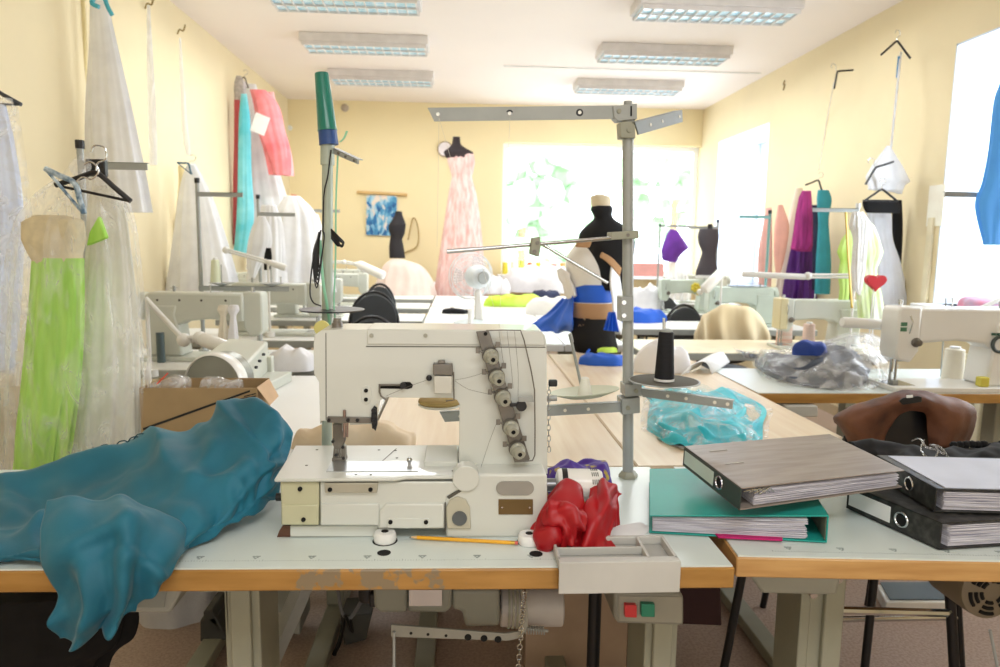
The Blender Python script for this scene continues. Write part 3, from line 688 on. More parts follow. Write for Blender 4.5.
# discs
dc = pY(664, 383, YS-.07)
MB().lathe([(.052, 0), (.078, .004), (.080, .006), (.076, .0075), (.02, .003), (.006, .004)], dc, n=40).build('spool_disc', mat('felt_disc', '#5f5d54', .85), ts)
MB().lathe([(.079, .0035), (.083, .0045), (.083, .0062), (.079, .0068)], dc, n=40, ring=True).build('disc_rim', steel_m, ts)
MB().cyl(dc-V(0, 0, .01), pY(664, 318, YS-.07), .0035, n=10).build('spool_pin', chrome_m, ts)
cp = thing('thread_cone', 'black thread cone standing on the round disc of the right stand', 'thread cone', tuple(dc+V(0, 0, .006)))
zc = pY(664, 331, YS-.07).z - dc.z - .006
MB().lathe([(.0225, .004), (.0225, .008), (.0225, zc-.012), (.0165, zc-.004), (.0165, zc-.002)] if False else [(.0225, .005), (.0228, .009), (.0172, zc-.004), (.0150, zc-.002), (.006, zc-.002)], dc+V(0, 0, .006), n=32).build('wound_thread', mat('black_thread', '#14141a', .75, stretch=(1, 1, 60), var=.3, scale=5), cp)
MB().lathe([(.0235, 0), (.0235, .005), (.0215, .006)], dc+V(0, 0, .006), n=32).build('cone_base', white_m, cp)
MB().lathe([(.0145, zc-.0015), (.0145, zc+.002), (.007, zc+.006), (.004, zc+.006)], dc+V(0, 0, .006), n=24).build('cone_tip', steel_m, cp)
# left dish with empty cone holder
dd = pY(585, 397, YS-.03)
MB().lathe([(.01, -.004), (.045, .001), (.082, .014), (.083, .016), (.045, .005), (.012, .002)], dd, V(-.10, .08, 1), n=40).build('spool_dish', mat('pale_green_dish', '#c9ccb4', .5), ts)
MB().lathe([(.019, 0), (.016, .012), (.010, .045), (.007, .047)], dd+V(0, 0, .002), V(-.06, -.1, 1), n=20).build('cone_holder', mat('ivory_plastic', '#e9e7dc', .4), ts)
MB().cyl(pY(581, 385, YS-.03), pY(570, 334, YS-.06), .0035, n=10).cyl(pY(572, 342, YS-.056), pY(570, 334, YS-.06), .0048, n=10).build('spool_pin', steel_m, ts)
dl = pY(440, 405, YS-.05)
MB().lathe([(.046, -.002), (.052, .001), (.050, .004), (.044, .005)], dl, n=36).build('spool_dish', mat('ivory_plastic', '#e9e7dc', .4), ts)
MB().lathe([(.047, .004), (.051, .008), (.050, .013), (.044, .0165), (.01, .017)], dl, n=36).build('felt_pad', mat('tan_felt', '#b39a63', .9), ts)
def tstr(a, b, y0=YS-.03, y1=YS-.03, m=mat('pale_thread', '#cfc9bb', .8), nm='thread', par=ts):
    MB().tube([pY(a[0], a[1], y0), pY(b[0], b[1], y1)], .00035, n=5).build(nm, m, par)
tstr((439, 118), (437, 247)); tstr((510, 118), (499, 330), YS-.03, Ya-.02); tstr((439, 118), (505, 345), YS-.03, Ya-.02)

# ================================================================ POLE WITH GREEN CONE, LEFT
YL = 1.72
ls = thing('thread_stand', 'thin grey thread stand pole behind the machine head with black cord looped on it', 'thread stand', tuple(pz(327, 471, .75)))
MB().cyl(pz(327, 471, .7505), pY(327.5, 150, YL), .0128, n=20).build('pole', mat('greenish_steel', '#b3bcae', .4, .05), ls)
MB().cyl(pY(327.5, 165, YL), pY(327.5, 145, YL), .0165, n=20).build('pole_sleeve', mat('greenish_steel', '#b3bcae', .4, .05), ls)
k = MB(); a = pY(333, 148, YL-.01); b = pY(357, 159, YL-.10); k.prism([a, b, b-V(0, 0, .011), a-V(0, 0, .013)], V(.004, .003, 0)).prism([a, b, b+V(.012, .01, 0), a+V(.012, .01, 0)], V(0, 0, -.002)); sb = k.build('side_bar', steel_m, ls)
for t in (.25, .55, .9):
    c = a+(b-a)*t-V(0, 0, .006); MB().cyl(c+V(-.002, -.002, 0), c+V(.004, .004, 0), .003, n=10).build('eyelet', dsteel_m, sb)
cb = pY(329, 145, YL); ct = pY(321.5, 73, YL); dv = (ct-cb).normalized(); Lc = (ct-cb).length
cn = thing('plastic_cone', 'tall green plastic cone over a blue one capping the left stand pole', 'cone', tuple(cb))
MB().lathe([(.0225, 0), (.0215, Lc*.22), (.02, Lc*.23)], cb, dv, n=28).build('blue_cone', mat('blue_plastic', '#2c4f8c', .35), cn)
MB().lathe([(.0235, Lc*.20), (.0228, Lc*.215), (.0222, Lc*.23), (.0160, Lc*.985), (.015, Lc), (.009, Lc*.998)], cb, dv, n=28).build('green_cone', mat('green_plastic', '#147a68', .35, coat=.3), cn)
# green ribbon
rib = mat('mint_ribbon', '#96d6b2', .5, sheen=.2)
def ribbon(pts, w, m, label, cat='ribbon', ydir=V(.9, .3, 0), name='ribbon'):
    C = curve(pts, 30); k = MB(); P = [[c-ydir.normalized()*w/2, c+ydir.normalized()*w/2] for c in C]
    o = k.grid(P).build(name, m, solid=.0006); tag(o, label, cat); return o
ribbon([pY(338, 152, YL-.02), pY(336, 200, YL-.025), pY(335.5, 260, YL-.02), pY(334, 300, YL-.02), pY(335, 318, YL-.03)], .004, rib, 'mint green ribbon hanging straight beside the left stand pole')
ribbon([pY(320, 240, YL-.03), pY(323, 280, YL-.035), pY(327, 305, YL-.03), pY(330, 326, YL-.02)], .007, rib, 'mint green ribbon slanting across the left stand pole near its foot')
ribbon([pY(340, 142, YL-.02), pY(344, 138, YL-.02), pY(347, 131, YL-.02)], .005, rib, 'short mint ribbon end sticking out below the blue cone')
# black cable bundle
k = MB(); random.seed(3)
for i in range(6):
    w_ = 4+i*1.2; k.tube(curve([pY(323-2, 230, YL-.035), pY(323-w_, 245+2*i, YL-.045), pY(321-w_*.4, 268+4*i, YL-.045), pY(324, 240, YL-.03), pY(323, 230, YL-.035)], 26), .0016, n=6)
    k.tube(curve([pY(331, 229+i*1.5, YL-.03), pY(338+i, 236+i*1.5, YL-.04), pY(344-i*.6, 243+i*.8, YL-.03), pY(338, 246-i, YL-.02), pY(331, 238, YL-.03)], 22), .0016, n=6)
k.tube(curve([pY(331, 150, YL-.02), pY(328, 175, YL-.03), pY(324, 195, YL-.03), pY(323, 232, YL-.035)], 24), .0018, n=6)
k.tube(curve([pY(319, 232, YL-.04), pY(313, 260, YL-.05), pY(310, 290, YL-.05), pY(313, 302, YL-.05), pY(321, 306, YL-.04)], 30), .0018, n=6)
tag(k.build('cable', black_m), 'thin black cable looped in a bundle around the left stand pole', 'cable')
k = MB().lathe([(.03, 0), (.075, .004), (.078, .007), (.03, .006)], pY(332, 312, YL-.02), n=30)
MB_ = k.build('spool_disc', black_m, ls)
q = pY(316, 320, 1.58); 
q = pY(322, 330, 1.47); MB().cyl(q+V(0, .004, .004), q+V(0, -.004, .004), .016, n=24).build('bobbin', mat('yellow_wax', '#d8cf7e', .5), ls)

# ================================================================ THINGS ON THE FRONT TABLES
# --- teal chiffon heap
def fold(x, sharp=1.6): return (1-abs(math.sin(x)))**sharp
def sfold(x): return (.5+.5*math.cos(2*x))**1.7
def teal_disp(u, v, p):
    q = noise.noise(Vector((u*2.6, v*2.0, 3))); q2 = noise.noise(Vector((u*5+5, v*3, 1)))
    a = u*9 - v*5 + 2.6*q; b = u*4.0 + v*8 + 2.4*q2; c = u*17 + v*5 + 3*q2
    m1 = max(0, min(1, .5+1.6*noise.noise(Vector((u*3, v*3, 9))))); m2 = max(0, min(1, .5+1.6*noise.noise(Vector((u*2.5+4, v*3.5, 2)))))
    e = u*13 + v*13 + 3*q
    f_ = u*24 - v*9 + 4*q
    return (.006*sfold(f_) + .030*fold(a*1.1, 1.5)*m1 + .022*sfold(b*1.2)*m2 + .013*sfold(c)*(1-m1*.6) + .011*fold(e, 1.6)*m2 + .002*noise.noise(p*25) - .022) * min(1, (1-u)*9, .35+v*5, .3+(1-v)*5)
tl = thing('teal_fabric', 'large draped heap of teal chiffon at left, lying over and hanging off the front table', 'fabric', (-.72, 1.45, .75))
def cg(rows): return [[pY(*q) if len(q) == 3 else q for q in r] for r in rows]
T1 = cg([
 [(-60, 492, 1.80), (10, 492, 1.80), (70, 478, 1.80), (120, 462, 1.80), (170, 452, 1.80), (215, 440, 1.80), (245, 430, 1.80), (270, 432, 1.75), (283, 440, 1.70)],
 [(-60, 492, 1.62), (5, 479, 1.62), (60, 463, 1.62), (112, 447, 1.63), (168, 433, 1.64), (208, 414, 1.64), (238, 401, 1.62), (272, 409, 1.60), (292, 432, 1.56)],
 [(-60, 510, 1.50), (5, 498, 1.50), (62, 490, 1.48), (115, 470, 1.49), (168, 450, 1.50), (212, 433, 1.50), (248, 424, 1.50), (274, 431, 1.51), (291, 445, 1.53)],
 [(-60, 525, 1.38), (5, 516, 1.38), (58, 510, 1.37), (112, 500, 1.37), (168, 478, 1.39), (215, 462, 1.42), (250, 452, 1.43), (274, 455, 1.46), (286, 460, 1.51)],
 [(-60, 542, 1.27), (5, 536, 1.27), (56, 532, 1.25), (108, 527, 1.25), (166, 512, 1.29), (212, 496, 1.34), (246, 482, 1.38), (270, 478, 1.42), (281, 474, 1.49)],
 [(-60, 560, 1.20), (5, 556, 1.20), (55, 556, 1.18), (112, 556, 1.19), (162, 548, 1.22), (205, 531, 1.27), (240, 514, 1.335), (266, 500, 1.39), (279, 492, 1.455)],
 [(-60, 562, 1.22), (5, 559, 1.22), (55, 561, 1.20), (112, 564, 1.21), (162, 557, 1.235), (202, 540, 1.285), (238, 521, 1.34), (262, 508, 1.40), (276, 499, 1.46)],
])
o = sheet(T1, 150, 120, teal_disp).build('draped_body', teal_m, tl, solid=.003, angle=80)
T2 = cg([
 [(52, 508, 1.235), (90, 500, 1.235), (130, 500, 1.25), (165, 520, 1.26), (188, 548, 1.25)],
 [(46, 530, 1.18), (84, 520, 1.155), (128, 522, 1.15), (158, 540, 1.165), (176, 560, 1.185)],
 [(48, 560, 1.15), (84, 552, 1.125), (124, 548, 1.12), (148, 562, 1.13), (160, 580, 1.15)],
 [(55, 592, 1.145), (86, 584, 1.115), (118, 578, 1.105), (138, 584, 1.12), (148, 596, 1.14)],
 [(57, 620, 1.145), (84, 614, 1.12), (110, 604, 1.11), (128, 602, 1.12), (138, 606, 1.14)],
 [(60, 638, 1.15), (76, 646, 1.13), (98, 632, 1.12), (118, 620, 1.125), (132, 612, 1.14)],
])
def t2d(u, v, p): return .020*(sfold(u*7.5-v*2.2+1.8*noise.noise(Vector((u*2, v*2, 7)))) - .3)*(.5+v) + .010*sfold(u*4+v*7+2*noise.noise(Vector((u*3, v*3, 1)))) + .003*noise.noise(p*25)
sheet(T2, 90, 80, t2d).build('hanging_fold', teal_m, tl, solid=.003, angle=80)
# ruffled hem loops at the back edge
k = MB()
for x, y in ((84, 455), (104, 447), (122, 443), (134, 439), (140, 436)):
    k.tube(curve([pY(x-7, y+5, 1.64), pY(x-3, y-1, 1.63), pY(x+4, y-2, 1.63), pY(x+8, y+3, 1.64)], 12), .0016, n=5)
k.build('ruffled_hem', mat('dark_teal_hem', '#0e4552', .8), tl)

# --- red satin
def ribd(seed, am=.006, f=9):
    return lambda u, v, p: am*1.6*(sfold(u*f*.8+v*2+seed+1.2*noise.noise(Vector((u*3, v*3, seed))))-.3) + am*.8*sfold(u*3-v*f+seed*2+2*noise.noise(Vector((u*2, v*3, seed+5)))) + am*.15*noise.noise(p*40)
rd = thing('red_fabric', 'crumpled bright red satin cloth hanging over the hand wheel of the big machine', 'fabric', tuple(pz(580, 548, .752)))
R1 = cg([[(537, 520, 1.33), (545, 504, 1.345), (560, 490, 1.35), (575, 489, 1.35), (588, 505, 1.345)],
 [(532, 530, 1.30), (541, 514, 1.31), (557, 500, 1.30), (574, 498, 1.30), (590, 515, 1.31)],
 [(534, 540, 1.28), (542, 528, 1.27), (555, 516, 1.26), (571, 512, 1.265), (586, 524, 1.28)],
 [(540, 547, 1.27), (548, 540, 1.25), (558, 530, 1.245), (570, 526, 1.25), (582, 534, 1.27)],
 [(548, 549, 1.275), (553, 550, 1.26), (562, 553, 1.25), (571, 546, 1.26), (578, 540, 1.28)]])
sheet(R1, 60, 50, ribd(1, .010, 4.5)).build('left_loop', red_m, rd, solid=.002, angle=80)
R2 = cg([[(590, 488, 1.36), (597, 484, 1.36), (607, 486, 1.36), (619, 491, 1.37)],
 [(586, 505, 1.32), (596, 502, 1.31), (607, 500, 1.315), (617, 503, 1.33)],
 [(580, 525, 1.28), (592, 524, 1.265), (605, 522, 1.27), (613, 523, 1.29)],
 [(574, 545, 1.25), (588, 546, 1.24), (601, 545, 1.24), (610, 541, 1.26)],
 [(577, 556, 1.245), (588, 560, 1.235), (600, 560, 1.235), (612, 557, 1.25)]])
sheet(R2, 50, 50, ribd(4, .009, 4)).build('right_fold', red_m, rd, solid=.002, angle=80)
R3 = cg([[(598, 486, 1.38), (610, 487, 1.385), (621, 494, 1.39)], [(600, 505, 1.37), (610, 506, 1.37), (618, 500, 1.38)], [(602, 525, 1.33), (612, 526, 1.345), (620, 526, 1.36)], [(600, 530, 1.32), (606, 533, 1.33), (612, 529, 1.34)]])
sheet(R3, 30, 30, ribd(6, .004, 5)).build('back_fold', red_m, rd, solid=.002, angle=80)
R4 = cg([[(545, 512, 1.27), (556, 503, 1.262), (570, 503, 1.262), (580, 512, 1.27)], [(546, 524, 1.255), (558, 513, 1.24), (572, 510, 1.24), (583, 520, 1.25)], [(556, 532, 1.25), (563, 527, 1.235), (572, 524, 1.235), (580, 530, 1.245)], [(562, 552, 1.25), (566, 546, 1.24), (572, 541, 1.24), (576, 536, 1.25)]])
sheet(R4, 40, 40, ribd(9, .008, 4)).build('front_twist', red_m, rd, solid=.002, angle=80)
# --- purple patterned cloth behind the wheel
pur_m = mat('purple_print', '#4b2a8e', .6, scale=30, hex2='#b7a23a', lo=.56, hi=.62)
q = pz(578, 497, .75)
tag(heap(q.x, 1.53, .7505, .085, .06, .075, seed=4, crease=.3, freq=6).build('purple_cloth', pur_m, angle=80), 'purple and yellow printed cloth bunched behind the hand wheel and red satin', 'cloth')
# --- pencil
pa = pz(409, 537, .756); pb = pz(518, 543, .756)
pn = thing('pencil', 'yellow pencil with a pink eraser lying in front of the big machine', 'pencil', tuple(pa-V(0, 0, .006)))
d = (pb-pa).normalized(); L_ = (pb-pa).length
MB().lathe([(.0036, .016), (.0036, L_-.014)], pa, d, n=6).build('barrel', mat('yellow_lacquer', '#e8a91a', .35), pn, flat=True)
MB().lathe([(.0004, 0), (.0012, .004)], pa, d, n=8).build('graphite_tip', blackmatte_m, pn)
MB().lathe([(.0012, .004), (.0036, .016)], pa, d, n=8).build('bare_wood', mat('pencil_wood', '#d7b58a', .7), pn)
MB().lathe([(.0038, L_-.014), (.0038, L_-.006)], pa, d, n=12).build('ferrule', mat('gold_ferrule', '#c9a34a', .3, .9), pn)
MB().lathe([(.0036, L_-.006), (.0034, L_)], pa, d, n=12).build('eraser', mat('pink_eraser', '#c8635a', .8), pn)
# --- organizer tray over the table edge
tr_m = mat('light_grey_tray', '#c6c5c0', .5)
a = pY(559, 560, 1.16); b = pY(680, 562, 1.16); y0 = 1.170; ybk = 1.262; zt_ = .764
tr = thing('organizer_tray', 'light grey plastic tray with compartments clipped over the front table edge', 'tray', ((a.x+b.x)/2, 1.2, .75))
k = MB(); k.bb((a.x, y0-.016, zt_-.054), (b.x, y0-.0121, .768)); k.build('front_flange', tr_m, tr, bevel=.001)
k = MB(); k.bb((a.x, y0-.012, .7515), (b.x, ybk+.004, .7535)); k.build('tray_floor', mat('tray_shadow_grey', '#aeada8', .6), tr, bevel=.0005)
k = MB(); zb = .7535; zr = .768
for lo, hi in (((a.x, y0-.012, zb), (b.x, y0+.006, zr)), ((a.x, ybk-.004, zb), (b.x, ybk+.006, zr)), ((a.x, y0, zb), (a.x+.005, ybk, zr)), ((b.x-.006, y0, zb), (b.x, ybk, zr)),
               ((b.x-.055, y0, zb), (b.x-.049, ybk, zr)), ((a.x, y0+.044, zb), (b.x-.05, y0+.048, zr))): k.bb(lo, hi)
k.build('divider_rim', tr_m, tr, bevel=.001)
# --- paper slip
k = MB(); k.prism([pz(x, y, .7512) for x, y in ((600, 543), (612, 527), (640, 522), (652, 528), (638, 541))], (0, 0, .0004)); tag(k.build('paper_slip', paperw_m, flat=True), 'thin white paper slip between red satin and the green binder', 'paper')

# ================================================================ RING BINDERS
def binder(name, label, B, C_, A, th, cover, spine_side, hollow=0, spine_col=None, wedge=(1, 1), bottom=False):
    """B front-left corner, C_ front-right, A back-left (world points on the top cover, or on the bottom one)"""
    B = Vector(B); ex_ = (Vector(C_)-B); W = ex_.length; ex_.normalize(); ey = Vector(A)-B; D = ey.length; ey.normalize(); ez = ex_.cross(ey).normalized()
    G3 = Matrix((ex_, ey, ez)).transposed().to_4x4(); base = B if bottom else B - ez*th*wedge[0]
    ey2 = ez.cross(ex_); R = Matrix((ex_, ey2, ez)).transposed().to_4x4()
    r = thing(name, label, 'binder', tuple(base)); r.rotation_euler = R.to_euler(); WM[r.name] = Matrix.Translation(base) @ R
    Mg_ = Matrix.Translation(base) @ G3
    def put(k, nm, m, parent=None, **kw):
        k.v = [Mg_ @ Vector((p.x, p.y, p.z*(wedge[0]+(wedge[1]-wedge[0])*p.x/W))) for p in k.v]
        return k.build(nm, m, parent or r, **kw)
    c = .0028
    put(MB().bb((0, 0, th-c), (W, D, th)), 'front_cover', cover, bevel=.0008)
    put(MB().bb((0, 0, 0), (W, D, c)), 'back_cover', cover, bevel=.0008)
    x0, x1 = (0, c) if spine_side == 'L' else (W-c, W)
    put(MB().bb((x0, 0, 0), (x1, D, th)), 'spine', spine_col or cover, bevel=.0008)
    k = MB(); n = 26; px0, px1 = (hollow+.004, W-.010) if spine_side == 'L' else (.006, W-hollow-.006)
    rnd = random.Random(len(label))
    for i in range(n):
        z0 = c+.001+(th-2*c-.006)*i/n; z1 = z0+(th-2*c-.006)/n*.8
        k.bb((px0+.002*rnd.random(), .006+rnd.uniform(-.004, .003), z0), (px1+rnd.uniform(-.006, .002), D-.008, z1))
    put(k, 'sheets', paper_m, flat=True)
    return r, put, W, D
# green one
grn = mat('turquoise_binder_board', '#1f9f94', .45, var=.06, scale=9)
gB = pz(649, 533, .752); gC = pz(827, 543, .752); gA = pz(649, 483, .752)
gb, put, Wg, Dg = binder('ring_binder', 'turquoise ring binder lying flat under the grey one', gB, gC, gA, .050, grn, 'R', hollow=.032, wedge=(.72, 1.12), bottom=True)
put(MB().bb((Wg-.004, .004, .004), (Wg-.0030, Dg-.004, .046)), 'inner_lining', mat('grey_lining', '#8f8f80', .7), flat=True)
k = MB().prism([pz(x, y, .7535)+V(0, -.002, 0) for x, y in ((712, 532), (718, 538), (782, 541), (782, 534))], (0, 0, .004))
tag(k.build('pink_cloth_strip', mat('magenta_cloth', '#c01a6c', .7), bevel=.001), 'magenta cloth strip sticking out beneath the turquoise binder', 'cloth')
# grey-brown one on top of it
gB = pY(741, 488, 1.235); gA_ = pY(684, 446, 1.47); gC = pY(905, 467, 1.345)
taupe = mat('taupe_marbled_board', '#857a72', .38, scale=14, hex2='#978c84', stretch=(.6, 5, 1))
gb2, put, W2_, D2 = binder('ring_binder', 'grey-brown ring binder lying on top of the turquoise one', gB, gC, gA_, .045, taupe, 'L', hollow=.03, spine_col=mat('dark_green_grey_spine', '#38443f', .5), wedge=(1, .85))
put(MB().bb((-.0008, D2*.43, .008), (0, D2*.97, .037)), 'spine_label', mat('spine_label_paper', '#cfdcd6', .6), flat=True)
def ring(put, y, z, r0, **kw):
    put(MB().tube([V(-.001, y+r0*math.cos(t*PI/10), z+r0*math.sin(t*PI/10)) for t in range(20)], .002, n=6, closed=True), 'finger_ring', chrome_m)
    put(MB().cyl((-.0008, y, z), (.001, y, z), r0-.002), 'finger_hole', blackmatte_m)
ring(put, D2*.33, .024, .0125)
for x0_, y in ((.035, .115), (.04, .19)): put(MB().bb((x0_, y, .0450), (x0_+.045, y+.0025, .0462)), 'rivet_slot', chrome_m, flat=True)
k = MB()
for t in range(4): k.tube([V(.008+.012*t, .002, .036-.003*t), V(.03+.012*t, .0, .040), V(.05+.01*t, .004, .028)], .0014, n=6)
put(k, 'lever_mechanism', chrome_m)
# two black marbled ones at right
marb = mat('black_marbled_board', '#242423', .42, scale=60, hex2='#454542', lo=.45, hi=.7)
gB = pz(939, 550, .752); gA_ = pz(846, 508, .752); gC = gB + V(.30, .03, 0)
b1, put, W3_, D3 = binder('ring_binder', 'lower black marbled ring binder at the right edge with white spine label', gB, gC, gA_, .054, marb, 'L', hollow=.02, bottom=True)
put(MB().bb((-.0008, D3*.50, .010), (0, D3*.97, .044)), 'spine_label', paperw_m, flat=True)
ring(put, D3*.38, .027, .0145)
gB = pz(934, 512, .808); gA_ = pz(897, 489, .808); gA_ = gB+(gA_-gB).normalized()*.22; gC = gB + V(.30, -.03, 0)
b2, put, W4_, D4 = binder('ring_binder', 'upper black marbled ring binder at the right edge with white inner board', gB, gC, gA_, .048, marb, 'L', hollow=.015, bottom=True)
ring(put, D4*.40, .026, .0135)
put(MB().bb((.02, .004, .048), (W4_-.01, D4-.01, .0495)), 'top_sheet', mat('pale_lilac_paper', '#c4c8d6', .7), flat=True)

# black cloth with thin chains on the binders
bcl = thing('black_cloth', 'black knitted cloth with fine silver chains lying on the black binders', 'cloth', (1.1, 1.5, .88))
K1 = cg([[(846, 452, 1.74), (880, 455, 1.72), (915, 454, 1.70), (950, 452, 1.68), (985, 448, 1.66), (1030, 442, 1.66)],
 [(848, 442, 1.66), (878, 440, 1.64), (915, 447, 1.60), (950, 449, 1.58), (985, 447, 1.58), (1030, 440, 1.58)],
 [(862, 449, 1.60), (884, 452, 1.57), (915, 455, 1.52), (950, 458, 1.50), (985, 455, 1.50), (1030, 450, 1.50)],
 [(880, 460, 1.55), (893, 463, 1.52), (915, 464, 1.45), (950, 470, 1.43), (985, 472, 1.43), (1030, 465, 1.43)],
 [(892, 470, 1.50), (902, 476, 1.47), (916, 476, 1.39), (945, 480, 1.36), (985, 482, 1.36), (1030, 478, 1.36)]])
sheet(K1, 70, 40, lambda u, v, p: .007*(ridge(u*14+v*3)-.5)+.006*noise.noise(p*30)).build('knit', blackcloth_m, bcl, solid=.004, angle=80)
k = MB(); rnd = random.Random(5)
for i in range(9):
    x = 954+i*6; k.sphere(pY(x, 447-rnd.random()*3, 1.6), .010, n=8)
k.build('gathered_trim', blackcloth_m, bcl)
chain([pY(912, 441, 1.55), pY(920, 439, 1.52), pY(926, 447, 1.50), pY(934, 449, 1.49), pY(944, 454, 1.48)], 'silver_chain', bcl, 26, .0022, .0006)
chain([pY(924, 440, 1.53), pY(921, 450, 1.50), pY(931, 460, 1.47), pY(938, 452, 1.48), pY(936, 447, 1.49)], 'silver_chain', bcl, 26, .0022, .0006)
chain([pY(930, 445, 1.50), pY(940, 447, 1.49), pY(948, 457, 1.48)], 'silver_chain', bcl, 14, .0022, .0006)
# --- chair with brown leather vest
def arcpts(c, w, h, y, n=21, a0=0, a1=PI): return [V(c[0]+w*math.cos(a0+(a1-a0)*i/(n-1)), y, c[1]+h*math.sin(a0+(a1-a0)*i/(n-1))) for i in range(n)]
def chair(label, x, y, group=None, ztop=.92, w=.23, fab=black_m, rz=0, seat_z=.47, rail=True):
    r = thing('chair', label, 'chair', (x, y, 0), rz=rz, group=group); M = WM[r.name]
    def TP(l): return [M @ Vector(p) for p in l]
    # seat in front (-y), backrest at +0
    P = []; hz = ztop-.36
    pr = [M @ Vector((w*math.cos(a)*.94, -.008+.03*math.sin(a)*0, hz+.17+.17*math.sin(a)*1.02)) for a in [2*PI*i/28 for i in range(28)]]
    MB().prism(pr, M.to_3x3() @ V(0, -.028, 0)).build('backrest', fab, r, bevel=.008)
    fr_ = TP([(-w, 0, hz), ] + [(w*math.cos(PI-PI*i/16), 0, hz+.13+.23*math.sin(PI*i/16)) for i in range(17)] + [(w, 0, hz)])
    MB().tube(fr_, .011, n=8).build('back_frame', black_m, r)
    MB().cyl(M @ V(0, .22, seat_z-.02), M @ V(0, .22, seat_z+.03), .215, n=32).build('seat', fab, r, bevel=.012)
    for sx in (-1, 1):
        MB().tube(TP([(sx*w, 0, hz+.02), (sx*w*.98, .02, seat_z), (sx*(w+.02), -.05, 0)]), .0115, n=8).build('leg', black_m, r)
        MB().tube(TP([(sx*w*.9, .35, seat_z-.02), (sx*(w+.0), .42, 0)]), .0115, n=8).build('leg', black_m, r)
    if rail: MB().cyl(M @ V(-w-.01, -.02, .2), M @ V(w+.01, -.02, .2), .009).build('stretcher', chrome_m, r)
    return r
vy = 1.96; vx = pY(906, 420, vy).x
chair('black chair under the brown leather vest behind the front right table', vx, vy, ztop=pY(906, 397, vy).z, w=.20)
br_m = mat('brown_suede_leather', '#48281a', .65, scale=9, hex2='#74482f', bump=.15, bscale=90)
vest = thing('leather_vest', 'brown suede leather vest draped over the back of a black chair', 'vest', (vx, vy-.05, .6))
inner = [(884, 446), (884, 441), (888, 429), (896, 417), (906, 411), (918, 411), (926, 415), (927, 430), (929, 446)]
outer = [(853, 449), (840, 424), (837, 414), (862, 403), (890, 394), (912, 390), (938, 395), (975, 409), (964, 448)]
rows = []
for k_, (yy) in ((0, vy-.028), (.33, vy-.085), (.66, vy-.09), (1, vy-.065)):
    rows.append([pY(o_[0]*(1-k_)+i_[0]*k_, o_[1]*(1-k_)+i_[1]*k_, yy) for o_, i_ in zip(outer, inner)])
back = [pY(o_[0], o_[1]+4, vy+.06) for o_ in outer]
sheet([back]+rows, 90, 40, lambda u, v, p: .004*noise.noise(p*25)+.005*(ridge(u*16+v*2)-.5)*(1-v)).build('leather', br_m, vest, solid=.004, angle=80)
k = MB(); k.pp([(899, 401), (903, 398), (918, 396), (922, 397), (922, 402), (903, 405)], vy-.098, vy-.094); k.build('black_tag', black_m, vest, bevel=.001)
k = MB(); k.pp([(907, 395.5), (913, 395), (913, 397.5), (907, 398)], vy-.10, vy-.097); k.build('white_tag', white_m, vest)

# ================================================================ UNDER THE FRONT TABLES
mo = thing('motor', 'grey clutch motor hanging under the front table below the big machine', 'motor', (-.05, 1.42, .55))
k = MB(); k.pp([(373, 585), (407, 585), (407, 613), (380, 613), (374, 608)], 1.34, 1.50); k.build('motor_housing', mat('motor_grey', '#85857a', .5), mo, bevel=.006)
MB().pp([(409, 590), (442, 590), (442, 606), (409, 606)], 1.335, 1.34).build('motor_label', chrome_m, mo)
k = MB(); k.pp([(407, 583), (452, 583), (452, 608), (446, 614), (407, 613)], 1.345, 1.50).pp([(452, 590), (500, 590), (500, 627), (465, 628), (462, 612), (452, 610)], 1.35, 1.50); k.build('motor_body', mat('motor_grey', '#85857a', .5), mo, bevel=.008)
k = MB(); k.cyl(pY(500, 606, 1.42), pY(562, 606, 1.42), .042, n=28); k.build('motor_drum', mat('drum_grey', '#b7b2ae', .5), mo, bevel=.004)
k = MB()
for t in range(5): k.cyl(pY(507+4*t, 606, 1.42), pY(509+4*t, 606, 1.42), .046, n=24)
k.build('cooling_fins', olive_m, mo)
k = MB(); k.cyl(pY(368, 585, 1.4), pY(368, 600, 1.4), .02).box(pY(380, 596, 1.38), (.04, .04, .03)); k.build('belt_guard', black_m, mo, bevel=.004)
k = MB(); k.pp([(391, 625), (505, 634), (518, 632), (521, 622), (521, 590), (527, 590), (528, 626), (522, 638), (508, 641), (391, 637)], 1.30, 1.306); lv = k.build('clutch_lever', mat('lever_grey', '#98978e', .45, .2), mo, bevel=.001)
for x, rx in ((394, .003), (411, .003), (428, .003), (446, .003), (468, .007), (484, .007), (498, .007)):
    y = 631+ (x-394)*.07; p = pY(x, y+1, 1.30); MB().cyl(p+V(0, .001, 0), p-V(0, .0006, 0), rx, n=14).build('lever_hole', blackmatte_m, lv)
MB().tube([pY(394, 632, 1.295), pY(394, 700, 1.295)], .0028).build('pull_rod', steel_m, mo)
k = MB(); k.cyl(pY(520, 628, 1.36), pY(548, 631, 1.36), .003)
hx = [pY(524+20*i/60, 629.5+1*i/60, 1.36) + V(0, .008*math.cos(i*.8), .008*math.sin(i*.8)) for i in range(61)]; k.tube(hx, .0014, n=5); k.build('spring', steel_m, mo)
chain([pY(525, 590, 1.285), pY(522, 620, 1.285), pY(516, 700, 1.285)], 'pull_chain', mo, 34, .0045, .0012)
